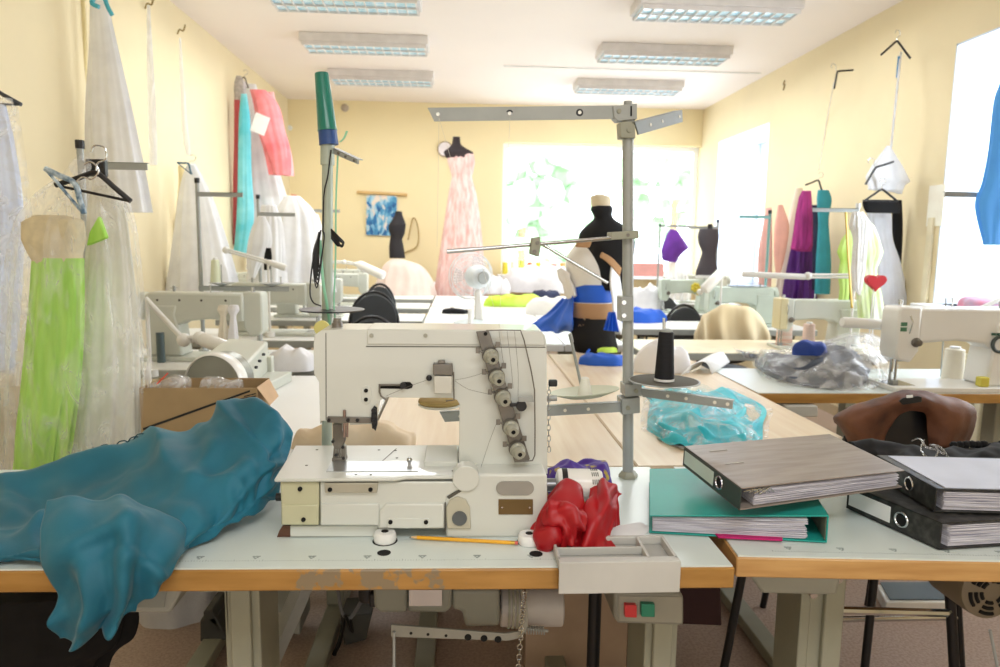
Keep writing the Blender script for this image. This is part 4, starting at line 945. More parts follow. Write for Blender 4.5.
# switch box
sw = thing('switch_box', 'grey switch box with red and green buttons under the front table', 'switch', tuple(pY(652, 628, 1.30)))
sb_m = mat('switch_grey', '#8b8a80', .45)
MB().pp([(614, 592), (680, 592), (684, 597), (684, 626), (618, 624), (614, 618)], 1.28, 1.40).build('box', sb_m, sw, bevel=.006)
MB().pp([(619, 596), (682, 597), (682, 623), (619, 621)], 1.2785, 1.281).build('face_plate', mat('face_grey', '#9a988c', .4), sw, bevel=.001)
MB().pp([(625, 605), (637, 605.5), (637, 618), (625, 617.5)], 1.268, 1.28).build('red_button', mat('red_button', '#d23a3e', .35), sw, bevel=.0015)['label'] = 'red stop button'
MB().pp([(641.5, 604), (655, 604.5), (655, 617.5), (641.5, 617)], 1.268, 1.28).build('green_button', mat('green_button', '#2f8a70', .35), sw, bevel=.0015)['label'] = 'green start button'
# dark box and black pole, carton behind
k = MB(); k.pp([(672, 575), (720, 575), (722, 626), (672, 624)], 1.9, 2.1); tag(k.build('storage_box', mat('dark_maroon', '#3b1f22', .7), bevel=.004), 'dark maroon box standing in the shade behind the switch box', 'box')
o = MB().cyl(V(pY(595, 600, 1.60).x, 1.60, 0), V(pY(595, 600, 1.60).x, 1.60, .706), .016).build('support_pole', black_m); tag(o, 'black round support pole under the front table behind the motor', 'pole')
ca = thing('carton', 'pale brown carton standing on the floor behind the black pole', 'box', (pY(575, 640, 2.1).x, 2.15, 0))
cx_ = pY(565, 600, 2.02).x
MB().bb((cx_-.12, 2.02, 0), (cx_+.2, 2.4, .46)).build('carton_body', mat('pale_carton', '#b99f88', .8), ca, bevel=.003)
MB().bb((cx_-.122, 2.0, .40), (cx_+.04, 2.02, .462)).build('flap', mat('pale_carton', '#b99f88', .8), ca)
# foot pedals with black belts, white pleated bag
k = thing('foot_pedal', 'grey foot pedal on the floor left of the left table leg', 'pedal', (-.66, 2.2, 0))
MB().pp([(248, 612), (300, 612), (300, 635), (246, 630)], 2.18, 2.34).build('pedal_plate', mat('pedal_grey', '#a9aaa4', .5), k, bevel=.004)
MB().pp([(200, 620), (216, 617), (228, 640), (200, 642)], 2.15, 2.31).pp([(203, 612), (212, 610), (222, 632), (204, 630)], 2.15, 2.31).build('rubber_cap', mat('cap_dark', '#454541', .6), k, bevel=.004)
k2 = thing('foot_pedal', 'grey foot pedal with a black strap right of the diagonal brace', 'pedal', (-.42, 2.2, 0))
MB().pp([(340, 616), (372, 614), (366, 640), (344, 646)], 2.16, 2.28).build('pedal_plate', mat('cap_dark', '#454541', .6), k2, bevel=.004)
MB().tube(curve([pY(338, 590, 2.10), pY(342, 612, 2.10), pY(350, 618, 2.10), pY(362, 600, 2.10), pY(366, 588, 2.10)], 20), .006).build('cable_loop', mat('cable_grey', '#77777a', .5), k2)
MB().tube(curve([pY(345, 615, 2.10), pY(340, 640, 2.10), pY(334, 655, 2.10)], 12), .007, n=4).tube(curve([pY(345, 615, 2.09), pY(352, 632, 2.09), pY(350, 620, 2.09)], 12), .006, n=4).build('strap', black_m, k2)
# left: dark clothes and a grey drawer under the teal
dr_ = mat('drawer_grey_plastic', '#a3a59f', .45)
k = MB(); k.prism([pY(110, 588, 1.30), pY(183, 588, 1.30), pY(170, 614, 1.30), pY(112, 613, 1.30)], (0, .28, 0)); t_ = thing('under_table_drawer', 'small grey plastic drawer fixed under the front table beside the teal fold', 'drawer', (-.6, 1.4, .63)); k.build('drawer_body', dr_, t_, bevel=.006)
k = MB(); k.pp([(122, 590), (167, 590), (164, 608), (124, 608)], 1.297, 1.30); k.build('drawer_front', mat('drawer_face', '#8f9490', .3), t_, bevel=.002)
dk = loft([(-60, 120, 588), (-60, 135, 610), (-60, 130, 640), (-60, 105, 668), (-60, 100, 760)], 1.55, folds=7, amp=.05, dr=.35)
tag(dk.build('dark_garment', blackcloth_m, angle=80), 'black garment hanging in the shade under the left end of the front table', 'garment')
wm_ = heap(pY(183, 620, 2.42).x, 2.42, 0.0, .14, .12, .30, seed=3, crease=.2, freq=3)
tag(wm_.build('white_bag', mat('bubble_white', '#d9dbe2', .5, bump=.5, bscale=120), angle=80), 'white bubbly plastic bag on the floor under the teal fabric', 'bag')
# folder on the chair seat, chrome rail chair at right, fan motor
ch = thing('chair', 'black tube chair with chrome rail under the front right table', 'chair', (1.0, 1.60, 0))
for a, b in (((787, 608, 1.50), (783, 700, 1.50)), ((948, 604, 1.50), (955, 700, 1.50)), ((743, 580, 1.78), (733, 628, 1.78)), ((874, 580, 1.80), (869, 628, 1.80))):
    p = pY(*a); q = pY(*b); d = (q-p); t = (0-p.z)/d.z; MB().cyl(p+V(0, 0, .04), p+d*t, .0115, n=12).build('leg', black_m, ch)
MB().tube([pY(787, 606, 1.50), pY(795, 609, 1.49), pY(946, 613, 1.49), pY(949, 610, 1.50)], .0095).build('chrome_rail', chrome_m, ch)
MB().bb((pY(790, 600, 1.5).x, 1.52, .565), (pY(950, 600, 1.5).x, 1.86, .595)).build('seat', black_m, ch, bevel=.012)
p = pz(915, 595, .05)
fd = thing('folder_case', 'grey-blue flat case with white rim lying on the floor beyond the chrome rail', 'case', (p.x, p.y, .0))
MB().prism([pz(876, 584, .05), pz(944, 584, .05), pz(958, 602, .05), pz(886, 602, .05)], (0, 0, -.049)).build('case_rim', white_m, fd, bevel=.006)
MB().prism([pz(880, 583, .052), pz(940, 583, .052), pz(951, 600, .052), pz(890, 600, .052)], (0, 0, .004)).build('case_lid', mat('slate_blue', '#5f6f7a', .4), fd)
fm = thing('motor', 'round ventilated motor under the right end of the front right table', 'motor', (1.15, 1.4, .6))
c = pY(992, 592, 1.33); MB().lathe([(.05, .0), (.062, .006), (.064, .02), (.064, .12)], c, (0, 1, 0), n=36).build('motor_housing', mat('motor_tan', '#7d7260', .5), fm)
k = MB()
for rr in (.024, .036, .048):
    for s_ in range(6):
        k.tube([c + V(rr*math.cos(s_*PI/3+t*.13), -.001, rr*math.sin(s_*PI/3+t*.13)) for t in range(6)], .0042, n=5)
k.build('vent_slot', blackmatte_m, fm)
MB().tube([pY(990, 630, 1.30), pY(1004, 700, 1.30)], .003).build('pull_rod', steel_m, fm)
for lp in (ft, rt): pass
MB().bb((1.05, 1.36, .66), (1.3, 1.5, .706)).build('motor_bracket', olive_m, fm)

# ================================================================ GENERIC MACHINES, STANDS, LAMPS
def machine(label, loc, rz=0, sc_=1.0, en=machw_m, group=None, posts=True, color_wheel=None, mirror=1):
    r = thing('sewing_machine', label, 'sewing machine', loc, rz=rz, group=group); M = WM[r.name] @ Matrix.Scale(sc_, 4) @ Matrix.Diagonal((mirror, 1, 1, 1))
    def B(nm, k, m=en, par=r, **kw):
        k.v = [M @ p for p in k.v]; return k.build(nm, m, par, **kw)
    B('bed', MB().bb((-.25, -.085, 0), (.25, .09, .018)), bevel=.004)
    B('column', MB().prism([V(.085, -.06, .018), V(.235, -.06, .018), V(.235, -.06, .235), V(.10, -.06, .235), V(.11, -.06, .19), V(.10, -.06, .15)], (0, .12, 0)), bevel=.01)
    B('arm', MB().prism([V(-.17, -.055, .165), V(-.03, -.055, .175), V(.07, -.055, .165), V(.10, -.055, .145), V(.235, -.055, .18), V(.235, -.055, .275), V(.215, -.055, .287), V(-.17, -.055, .283)], (0, .11, 0)), bevel=.01)
    B('head', MB().prism([V(-.245, -.058, .13), V(-.235, -.058, .108), V(-.19, -.058, .10), V(-.165, -.058, .14), V(-.165, -.058, .29), V(-.235, -.058, .29), V(-.245, -.058, .28)], (0, .10, 0)), bevel=.008)
    nb = B('needle_bar', MB().cyl((-.21, -.01, .03), (-.21, -.01, .12), .004, n=10).cyl((-.225, -.01, .06), (-.225, -.01, .115), .005, n=10), chrome_m)
    B('presser_foot', MB().bb((-.222, -.02, .019), (-.203, .01, .03)).cyl((-.222, 0, .02), (-.222, 0, .13), .004, n=10), steel_m)
    B('needle_plate', MB().bb((-.245, -.05, .018), (-.16, .05, .0195)), chrome_m, flat=True)
    hw_ = B('hand_wheel', MB().lathe([(.03, 0), (.055, .004), (.06, .012), (.06, .03), (.05, .036), (.02, .04)], (.236, 0, .225), (1, 0, 0), n=28), color_wheel or en)
    B('wheel_hub', MB().cyl((.27, 0, .225), (.285, 0, .225), .022), steel_m, hw_)
    B('tension_dial', MB().lathe([(.016, 0), (.016, .005), (.011, .007), (.011, .02), (.004, .021)], (-.18, -.06, .17), (0, -1, 0), n=18), dsteel_m)
    B('take_up_lever', MB().tube([(-.205, -.06, .2), (-.205, -.072, .24), (-.208, -.062, .26)], .0025, n=6), chrome_m)
    B('rear_cover', MB().bb((-.12, .055, .19), (.20, .0565, .265)), en, bevel=.0005)
    for x in (-.1, -.0, .09, .18): B('cover_screw', MB().cyl((x, .056, .255), (x, .0585, .255), .005, n=10), seam_m)
    B('regulator_bar', MB().cyl((-.2, .01, .288), (-.2, .01, .31), .008, n=12), chrome_m)
    B('guide_post', MB().cyl((-.02, 0, .285), (-.02, 0, .315), .003, n=8).cyl((-.02, 0, .315), (-.02, 0, .318), .006, n=8), chrome_m)
    B('bobbin_winder', MB().cyl((.14, -.02, .286), (.14, -.02, .31), .006, n=8).lathe([(.016, 0), (.016, .002)], (.14, -.02, .30)), steel_m)
    return r, M, B
def stand(label, x, y, ztop, group=None, bar_dx=.3, bar2=None, pole_m=None, z0=.75, cone=None, bary=0, capm=black_m, barz=-.05):
    r = thing('thread_stand', label, 'thread stand', (x, y, z0), group=group); pm = pole_m or steel_m
    MB().cyl((x, y, z0+.0005), (x, y, ztop), .010, n=12).build('pole', pm, r)
    MB().lathe([(.024, .0005), (.024, .01), (.016, .016)], (x, y, z0), n=12).build('pole_base', pm, r)
    MB().cyl((x, y, ztop-.005), (x, y, ztop+.02), .013, n=10).build('pole_cap', capm, r)
    a = V(x, y-.012, ztop+barz); b = V(x+bar_dx, y-.012+bary, ztop+barz)
    k = MB(); d = V(*(b-a)); k.prism([a+V(0, 0, .011), a-V(0, 0, .011), b-V(0, 0, .011), b+V(0, 0, .011)], (0, .004, 0)).prism([a+V(0, 0, .011), b+V(0, 0, .011), b+V(0, .016, .011), a+V(0, .016, .011)], (0, 0, -.002))
    k.build('top_bar', pm, r)
    if bar2:
        z2, x2a, x2b = bar2
        MB().bb((x2a, y-.02, z2-.012), (x2b, y-.016, z2+.012)).bb((x2a, y-.02, z2+.010), (x2b, y+.0, z2+.012)).build('spool_arm', pm, r)
        for q in (.25, .8):
            xx = x2a+(x2b-x2a)*q; MB().lathe([(.008, .012), (.045, .024), (.062, .027), (.062, .029), (.02, .02)], (xx, y-.01, z2), n=24).cyl((xx, y-.01, z2+.01), (xx, y-.01, z2+.12), .003, n=8).build('spool_disc', pm, r)
    return r
def cone(label, p, h=.13, m=None, r0=.03, r1=.018, group=None, cat='thread cone'):
    r = thing('thread_cone', label, cat, tuple(p), group=group)
    MB().lathe([(r0, .004), (r0*1.03, .01), (r1*1.05, h-.006), (r1*.8, h-.003)], p, n=24).build('wound_thread', m or ivory_m, r)
    MB().lathe([(r0*1.0, 0), (r0*1.0, .004)], p, n=20).cyl(Vector(p)+V(0, 0, h-.004), Vector(p)+V(0, 0, h+.006), r1*.6, n=14).build('cone_core', white_m, r)
    return r
def lamp(label, pts, head, r_=.008, m=machw_m, hr=.022, base=None):
    """jointed arm lamp: arm through pts, tubular head between two points"""
    r = thing('task_lamp', label, 'lamp', tuple(pts[0]))
    for a, b in zip(pts[:-1], pts[1:]):
        MB().cyl(Vector(a)+V(0, -.008, .008), Vector(b)+V(0, -.008, .008), r_*.55, n=8).cyl(Vector(a)+V(0, .008, -.008), Vector(b)+V(0, .008, -.008), r_*.55, n=8).build('arm', m, r)
    for a in pts[1:]: MB().sphere(a, r_*1.8, n=12).build('joint', m, r)
    a, b = Vector(head[0]), Vector(head[1]); L_ = (b-a).length
    MB().lathe([(hr*.35, -.02), (hr*.7, 0), (hr, .02), (hr, L_-.01), (hr*.8, L_)], a, b-a, n=20).build('lamp_shade', m, r)
    MB().cyl(V(pts[0].x, pts[0].y, .7505), V(*pts[0]), .007, n=8).lathe([(.03, .0005), (.03, .03)], V(pts[0].x, pts[0].y, .75), n=12).build('clamp_post', m, r)
    return r

tag(MB().pp([(786, 406), (818, 406), (818, 417), (786, 417)], 2.62, 2.95).build('under_table_drawer', mat('drawer_white', '#cfd0cc', .5), bevel=.004), 'pale plastic drawer under the right sewing table with the bagged navy fabric', 'drawer')
# ---- right side machines
mx_ = pz(905, 391, .75)
r, M, B = machine('white lockstitch machine at the right edge, head towards the middle, grey ring emblem', (mx_.x+.232, mx_.y+.06, .75), sc_=1.18, en=machw_m)
k = MB().tube([V(.118+.026*math.cos(t*PI/12), -.0615, .165+.026*math.sin(t*PI/12)) for t in range(24)], .006, n=6, closed=True); B('ring_emblem', k, mat('emblem_green_grey', '#3e4a48', .4))
B('brand_letters', MB().bb((.085, -.0625, .196), (.10, -.06, .204)).bb((.103, -.0625, .196), (.113, -.06, .204)).bb((.116, -.0625, .196), (.13, -.06, .204)), mat('letter_green', '#2f5a4c', .4))
B('face_sticker', MB().bb((-.237, -.0595, .225), (-.215, -.058, .238)).bb((-.237, -.0595, .207), (-.215, -.058, .221)), mat('sticker_green', '#4b7a5c', .5))
B('yellow_sponge', MB().bb((.055, -.075, .019), (.085, -.045, .052)), mat('yellow_sponge', '#d3c554', .8), bevel=.004)
cone('ivory thread cone standing behind the arm of the white machine at the right edge', tuple(pz(952, 382, .7505)+V(0, .0, 0)), .15, ivory_m, .042, .036)
cone('small teal thread spool on the pin above the white machine at right', tuple(pY(946, 322, 3.0)), .06, mat('teal_thread', '#4aa3a8', .7), .028, .022)
o = MB().cyl(V(pY(946, 322, 3.0).x, 3.0, .75), pY(946, 298, 3.0), .003).build('spool_pin', steel_m); tag(o, 'thin steel spool pin under the small teal thread spool', 'spool pin')
lamp('white jointed lamp reaching over the white machine from the right edge', [pY(1030, 285, 3.0), pY(935, 330, 2.9)], (pY(930, 328, 2.85), pY(842, 322, 2.8)), .012, hr=.022)
c0 = pz(778, 350, .75)
r, M, B = machine('cream machine with yellowed head beside the chair draped in beige cloth', (pY(815, 340, 3.88).x, 3.88, .75), sc_=.98, en=machg_m)
B('head_cover', MB().bb((-.248, -.0615, .115), (-.20, .045, .292)), machy_m, bevel=.006)
p = pY(799, 338, 3.80); cone('peach and white striped thread cone behind the cream machine', (p.x, 3.98, .7505), .14, mat('peach_thread', '#e9b59a', .7, scale=3, hex2='#f1e4dc', stretch=(1, 1, 14)), .045, .04)
p = pY(822, 338, 3.80); cone('pale pink thread cone beside the striped cone behind the cream machine', (p.x+.02, 3.99, .7505), .13, mat('pink_thread', '#ead0c6', .7), .035, .03)
r, M, B = machine('pale green machine with a sheet of paper lying on its arm, behind the draped chair', (pY(738, 320, 4.95).x, 4.95, .75), en=mat('pale_green_enamel', '#c9d4c6', .35), sc_=1.0)
B('paper_sheet', MB().box((.05, 0, .295), (.26, .13, .002)), mat('pale_blue_paper', '#cfdcf0', .7), flat=True)
r, M, B = machine('grey-green machine with a yellow flower ornament on the arm, right of the padded bust', (pY(686, 312, 5.95).x, 5.95, .75), en=mat('pale_green_enamel', '#c9d4c6', .35), sc_=1.0)
k = MB()
for i in range(7): a = i*2*PI/7; k.sphere((.05+.028*math.cos(a), -.07, .22+.028*math.sin(a)), .016, n=8)
k.sphere((.05, -.075, .22), .016, n=8).sphere((.075, -.07, .17), .018, n=8)
B('yellow_flower', k, mat('flower_yellow', '#e2cf4a', .6))
r, M, B = machine('small distant white machine near the purple blouse at right', (pY(668, 300, 7.0).x+.35, 7.0, .75), en=machg_m)
# ---- left side machines (seen from behind)
def bm(label, pxc, y, en=machg_m, mirror=1, sc_=1.0): return machine(label, (pY(pxc, 320, y).x, y, .75), rz=PI, sc_=sc_, en=en, mirror=mirror)
bm('grey machine seen from behind at left, white rags tied on its arm', 207, 3.42, sc_=1.12)
bm('grey machine seen from behind, second table row at left', 278, 4.33, sc_=1.1)
bm('grey machine seen from behind, third table row at left', 310, 5.38)
bm('grey machine seen from behind, fourth table row at left, under a jointed lamp', 341, 6.38)
bm('grey machine seen from behind, fourth table row, nearer the wall', 268, 6.38)
bm('small far machine in the last left row before the black bust', 345, 7.4)
# rags tied on arm
for i, (px, cm) in enumerate(((223, ivory_m), (233, whitecloth_m))):
    tag(loft([(px-4, px+5, 305), (px-6, px+6, 310), (px-3, px+3, 316), (px-4, px+4, 326), (px-6, px+6, 340)], 3.30, folds=5, amp=.15, dr=.5, seed=i, n=28, m=20).build('white_rag', cm, angle=80), ['ivory rag knotted on the nearest left machine arm', 'white rag knotted beside the ivory one on the nearest left machine'][i], 'rag')
# drum machine (angled) on the left near table
dm = thing('sewing_machine', 'angled grey machine with big round drum end behind the cardboard box', 'sewing machine', (-.83, 2.68, .75))
pa = pY(222, 376, 2.52); pb = pY(262, 340, 2.86)
top = [pY(194, 362, 2.50), pY(245, 366, 2.48), pY(268, 341, 2.88), pY(228, 338, 2.92)]
lowr = [V(p.x, p.y, .752) for p in top]
MB().prism([top[0], top[1], top[2], top[3]], (0, 0, -.20)).build('body', machg_m, dm, bevel=.008)
dcn = pY(212, 384, 2.40); MB().cyl(dcn, dcn+V(.02, .11, 0), .098, n=40).build('drum', mat('drum_steel', '#8f8f86', .35, .5), dm, bevel=.003)
MB().lathe([(.100, 0), (.106, .01), (.106, .05), (.100, .06)], dcn+V(.004, -.012, 0), (.18, 1, 0), n=40, ring=True).build('drum_rim', machw_m, dm)
a = (top[1]+top[2])/2
for i, t in enumerate((.18, .36, .52, .7)):
    p = top[1]+(top[2]-top[1])*t + V(.004, 0, -.05+.008*i); MB().cyl(p, p+V(.006, -.003, 0), .006, n=12).build('bolt', black_m, dm)
MB().bb((top[2].x-.02, top[2].y-.03, .752), (top[2].x+.02, top[2].y+.01, top[2].z-.06)).build('end_arm', machg_m, dm, bevel=.004)
MB().prism([V(dcn.x-.02, 2.5, .7505), V(dcn.x+.12, 2.5, .7505), V(dcn.x+.16, 2.86, .7505), V(dcn.x+.02, 2.86, .7505)], (0, 0, .04)).build('bed', machg_m, dm, bevel=.005)
lamp('white jointed lamp over the nearest left machine', [pY(147, 300, 2.95), pY(184, 340, 2.9), pY(200, 338, 2.9)], (pY(200, 338, 2.9), pY(234, 351, 2.85)), .016, hr=.03)
lamp('white jointed lamp above the fourth row machine at left', [pY(318, 262, 6.2), pY(344, 262, 6.2), pY(356, 264, 6.2)], (pY(358, 264, 6.2), pY(384, 276, 6.1)), .012, hr=.04)
lamp('white lamp leaning over the pale green machine at right', [pY(722, 275, 4.6), pY(700, 292, 4.6)], (pY(722, 272, 4.6), pY(704, 290, 4.55)), .012, hr=.035)
lamp('long white jointed lamp stretching above the cream machine at right', [pY(855, 276, 3.7), pY(808, 276, 3.7)], (pY(808, 277, 3.7), pY(742, 274, 3.75)), .012, hr=.016)
lamp('white jointed lamp arms above the second left row', [pY(268, 262, 4.2), pY(226, 250, 4.2)], (pY(268, 262, 4.2), pY(286, 268, 4.2)), .012, hr=.02)
# ---- stands
def stx(label, px, pytop, y, dpx, z0=.75, **kw):
    p = pY(px, pytop, y); q = pY(px+dpx, pytop, y); return stand(label, p.x, y, p.z, bar_dx=q.x-p.x, z0=z0, **kw)
b2 = pY(200, 288, 3.62); b2b = pY(290, 288, 3.62)
stx('grey thread stand in front of the white dress at left, with two spool discs', 197, 182, 3.62, 46, bar2=(b2.z, b2.x, b2b.x), barz=-.06)
p = pY(216, 283, 3.61); cone('pale green-white thread cone on the left thread stand', (p.x, 3.61, p.z), .12, mat('pale_green_thread', '#e6ebcd', .7), .026, .018)
stx('thread stand behind the puffy white gowns at left', 258, 198, 4.5, 37, barz=-.1)
stx('thread stand with bar at left of the green cone pole', 302, 208, 5.6, 38, barz=-.02)
stx('far right thread stand carrying the purple blouse', 660, 226, 6.9, 30, barz=0); 
stx('thread stand from whose bar the grey bust hangs', 718, 222, 6.0, -30, barz=-.05)
stx('greenish thread stand before the pink garments at right', 770, 213, 4.95, -31, barz=-.03, pole_m=mat('teal_steel', '#7fb0ac', .4))
stx('pale thread stand holding lime and lace garments at right', 858, 207, 3.85, -46, barz=-.02, capm=white_m)
stx('thread stand at the right edge whose bar crosses the near window', 1030, 196, 2.9, -87, barz=-.0)
stx('tall dark-capped stand carrying the bagged lime gown at left', 80, 147, 2.24, 68, z0=0, barz=-.055)

# ================================================================ GARMENTS
def yl(px, py): return pX(px, py, -1.86).y
def yr(px, py): return pX(px, py, 2.86).y
gown_w = mat('white_gown', '#f5f6fa', .8, bump=.15, bscale=30)
tulle = film('white_tulle', '#ffffff', .45, .85, scale=5, rough=.8, stretch=(3, 3, .6))
bagfilm = film('garment_bag_film', '#ffffff', .05, .40, scale=13, rough=.2, stretch=(1.8, 1.8, .55))
thinfilm = film('thin_bag_film', '#ffffff', .04, .5, scale=12, rough=.2)
lime_m = mat('lime_chiffon', '#9ad24a', .7, hex2='#bbe86f', scale=9, stretch=(4, 4, .4), lo=.3, hi=.7)
beige_m = mat('beige_bodice', '#d8caa8', .7, var=.12, scale=30)
def G(name, label, cat, rows, Y, mt_, group=None, **kw):
    kw.setdefault('n', 64); kw.setdefault('m', 40)
    o = loft(rows, Y, **kw).build(name, mt_, angle=85); return tag(o, label, cat, group)
def hanger(label, px, py, Y, w=.21, m=black_m, tilt=0, drop=.07, ang=0, hook=.07, bar=True):
    c = pY(px, py, Y); r = thing('clothes_hanger', label, 'hanger', tuple(c)); R = Matrix.Rotation(tilt, 3, 'Y') @ Matrix.Rotation(ang, 3, 'Z')
    T_ = lambda l: [c + R @ Vector(p) for p in l]
    MB().tube(curve(T_([(-w, 0, -drop), (-w*.5, 0, -drop*.45), (-.01, 0, 0), (.01, 0, 0), (w*.5, 0, -drop*.45), (w, 0, -drop)]), 20), .007, n=7).build('shoulder_bar', m, r)
    if bar: MB().tube(T_([(-w*.93, 0, -drop), (w*.93, 0, -drop)]), .004, n=6).build('trouser_bar', m, r)
    MB().tube(curve(T_([(0, 0, 0), (0, 0, hook*.4), (.018, 0, hook*.6), (.012, 0, hook), (-.014, 0, hook), (-.02, 0, hook*.75)]), 18), .0022, n=6).build('hook', chrome_m, r)
    return r
def panel(poly, Y, n=26, folds=3, amp=.06, dr=.25, seed=0, seg=48):
    ys = [p[1] for p in poly]; y0 = min(ys); y1 = max(ys); rows = []; N_ = len(poly)
    for j in range(n):
        y = y0+(y1-y0)*(.02+.96*j/(n-1)); xs = []
        for i in range(N_):
            a, b = poly[i], poly[(i+1) % N_]
            if (a[1]-y)*(b[1]-y) <= 0 and a[1] != b[1]: xs.append(a[0]+(b[0]-a[0])*(y-a[1])/(b[1]-a[1]))
        rows.append((min(xs), max(max(xs), min(xs)+.6), y))
    return loft(rows, Y, folds=folds, amp=amp, n=seg, m=n*2, dr=dr, seed=seed, amp0=amp)
def PG(name, label, cat, poly, Y, mt_, group=None, **kw): return tag(panel(poly, Y, **kw).build(name, mt_, angle=85), label, cat, group)
# left wall
Y1 = yl(118, 110)
G('white_gown', 'long white skirt with light blue ribbon loops hanging high on the left wall', 'gown', [(91, 101, -24), (90, 108, 5), (89, 118, 50), (86, 130, 105), (85, 142, 165), (83, 151, 212)], Y1, gown_w, folds=9, amp=.07, dr=.3)
k = MB().tube(curve([pY(96, -6, Y1-.2), pY(92, 3, Y1-.22), pY(99, 7, Y1-.22)], 10), .012, n=6).tube(curve([pY(104, -6, Y1-.2), pY(107, 5, Y1-.22), pY(112, 15, Y1-.22)], 10), .012, n=6)
tag(k.build('ribbon', mat('light_blue_ribbon', '#4bb3c9', .5)), 'light blue ribbon ends at the top of the long white skirt on the left wall', 'ribbon')
G('sheer_veil', 'narrow cream veil hanging beside the long white skirt on the left wall', 'veil', [(80, 84, -20), (80, 87, 40), (79, 86, 100), (77, 84, 170), (74, 84, 260)], Y1+.1, mat('cream_veil', '#e2d2a0', .85), folds=5, amp=.1, dr=.4, n=28)
Yv = yl(150, 80)
G('sheer_veil', 'thin white veil hanging from a hook on the left wall, nearer the skirt', 'veil', [(147, 150, 5), (147, 153, 60), (148, 156, 110), (150, 157, 165)], Yv, tulle, folds=4, amp=.1, dr=.4, n=24)
G('sheer_veil', 'very thin white veil hanging from the curved hook above the white dress', 'veil', [(179, 181, 38), (180, 184, 80), (182, 188, 130), (186, 191, 155)], yl(183, 90), tulle, folds=4, amp=.1, dr=.4, n=24)
for px, py, lab in ((148, 4, 'small brass hook above the nearer thin veil'), (180, 30, 'curved brass hook high on the left wall')):
    c = pX(px, py, XL+.03); k = MB().tube(curve([c+V(-.02, 0, -.03), c+V(0, -.01, .0), c+V(.03, -.02, -.01), c+V(.05, -.03, .03)], 12), .006, n=6); tag(k.build('wall_hook', mat('brass', '#8f7a4a', .35, .8)), lab, 'hook')
G('white_dress', 'blue-tinted white dress in a clear bag at the far left edge', 'dress', [(-60, 6, 104), (-60, 13, 140), (-60, 22, 210), (-60, 20, 290), (-60, 12, 372)], 2.45, mat('blue_white_cloth', '#dfe7fb', .8), folds=13, amp=.06, dr=.3)
G('garment_bag', 'clear plastic bag over the blue-white dress at the far left edge', 'bag', [(-70, 16, 98), (-70, 22, 140), (-70, 30, 220), (-70, 30, 300), (-70, 24, 385)], 2.45, thinfilm, folds=9, amp=.05, dr=.34)
hanger('dark hanger with a pink clip at the far left edge above the blue-white dress', -12, 88, 2.45, .10, mat('hanger_grey', '#454a52', .4), drop=.05)
Y0 = 2.0
gn = thing('bagged_gown', 'lime green gown with beige bodice under clear plastic at left', 'gown', tuple(pY(60, 480, Y0)))
panel([(x/4, 140+y/4) for x, y in ((92, 330), (150, 296), (205, 318), (262, 300), (335, 318), (338, 400), (328, 452), (330, 500), (140, 500), (112, 450), (90, 400))], Y0, folds=2, amp=.03, dr=.42).build('bodice', beige_m, gn, angle=85)
loft([(33, 83, 258), (32, 83, 268), (30, 84, 300), (26, 83, 340), (21, 79, 390), (15, 72, 440), (12, 67, 490)], Y0, folds=11, amp=.07, dr=.42, seed=5, m=50, n=90).build('skirt', lime_m, gn, angle=85)
MB().prism([pY(98, 216, Y0-.05), pY(106, 238, Y0-.06), pY(86, 246, Y0-.06), pY(89, 232, Y0-.06)], (0, .02, 0)).build('lime_sash', lime_m, gn, bevel=.004)
wg = thing('bagged_gown', 'ivory white gown under clear plastic beside the lime one', 'gown', tuple(pY(110, 470, Y0+.05)))
loft([(92, 118, 186), (87, 126, 210), (86, 131, 250), (84, 136, 300), (80, 139, 350), (76, 140, 400), (72, 140, 480)], Y0+.10, folds=9, amp=.08, dr=.35, seed=8, m=44, n=80).build('skirt', mat('ivory_gown', '#ebe9de', .75, bump=.1), wg, angle=85)
G('garment_bag', 'large clear plastic garment bag over the lime and ivory gowns at left', 'bag', [(74, 86, 160), (62, 104, 176), (38, 122, 196), (20, 131, 222), (10, 138, 270), (4, 145, 340), (2, 148, 400), (4, 142, 478)], Y0+.04, bagfilm, folds=8, amp=.06, dr=.48, amp0=.05, n=110, m=60, seed=4)
hanger('black plastic hanger under the gown bag at left, upper one', 96, 174, Y0-.10, .095, black_m, tilt=.2, drop=.05)
hanger('blue patterned hanger hanging steeply over the lime gown bodice', 74, 184, Y0-.16, .07, mat('blue_hanger', '#3f6480', .4, scale=60, hex2='#c5d3da'), tilt=.9, drop=.03)
k = MB().box(pY(97, 168, Y0-.03), (.05, .02, .045)); tag(k.build('black_clip', black_m, bevel=.003), 'black clip block on the dark-capped stand bar above the gown bag', 'clip')
k = MB().tube(curve([pY(80, 158, Y0-.05), pY(72, 166, Y0-.09), pY(80, 176, Y0-.09), pY(88, 168, Y0-.08), pY(86, 158, Y0-.05)], 20), .008, n=7); tag(k.build('tie_knot', thinfilm), 'twisted plastic knot tying the gown bag to the stand top', 'knot')
Yd = yl(205, 240)-.2
G('white_dress', 'white A-line dress in a bag hanging on the left wall behind the two-disc stand', 'dress', [(187, 195, 164), (182, 203, 178), (178, 213, 200), (174, 224, 235), (169, 233, 270), (163, 241, 304)], Yd, gown_w, folds=9, amp=.08, dr=.3)
G('white_dress', 'cream dress edge hanging behind the white A-line dress', 'dress', [(178, 184, 166), (178, 186, 190), (172, 184, 240), (164, 182, 304)], Yd+.18, mat('cream_dress', '#e6d7a8', .8), folds=5, amp=.1, dr=.4, n=30)
hanger('small dark hanger with a light blue end on the white A-line dress', 188, 164, Yd-.05, .06, mat('hanger_blue_grey', '#4d6d80', .4), tilt=.7, drop=.04)
Yb_ = yl(262, 170)
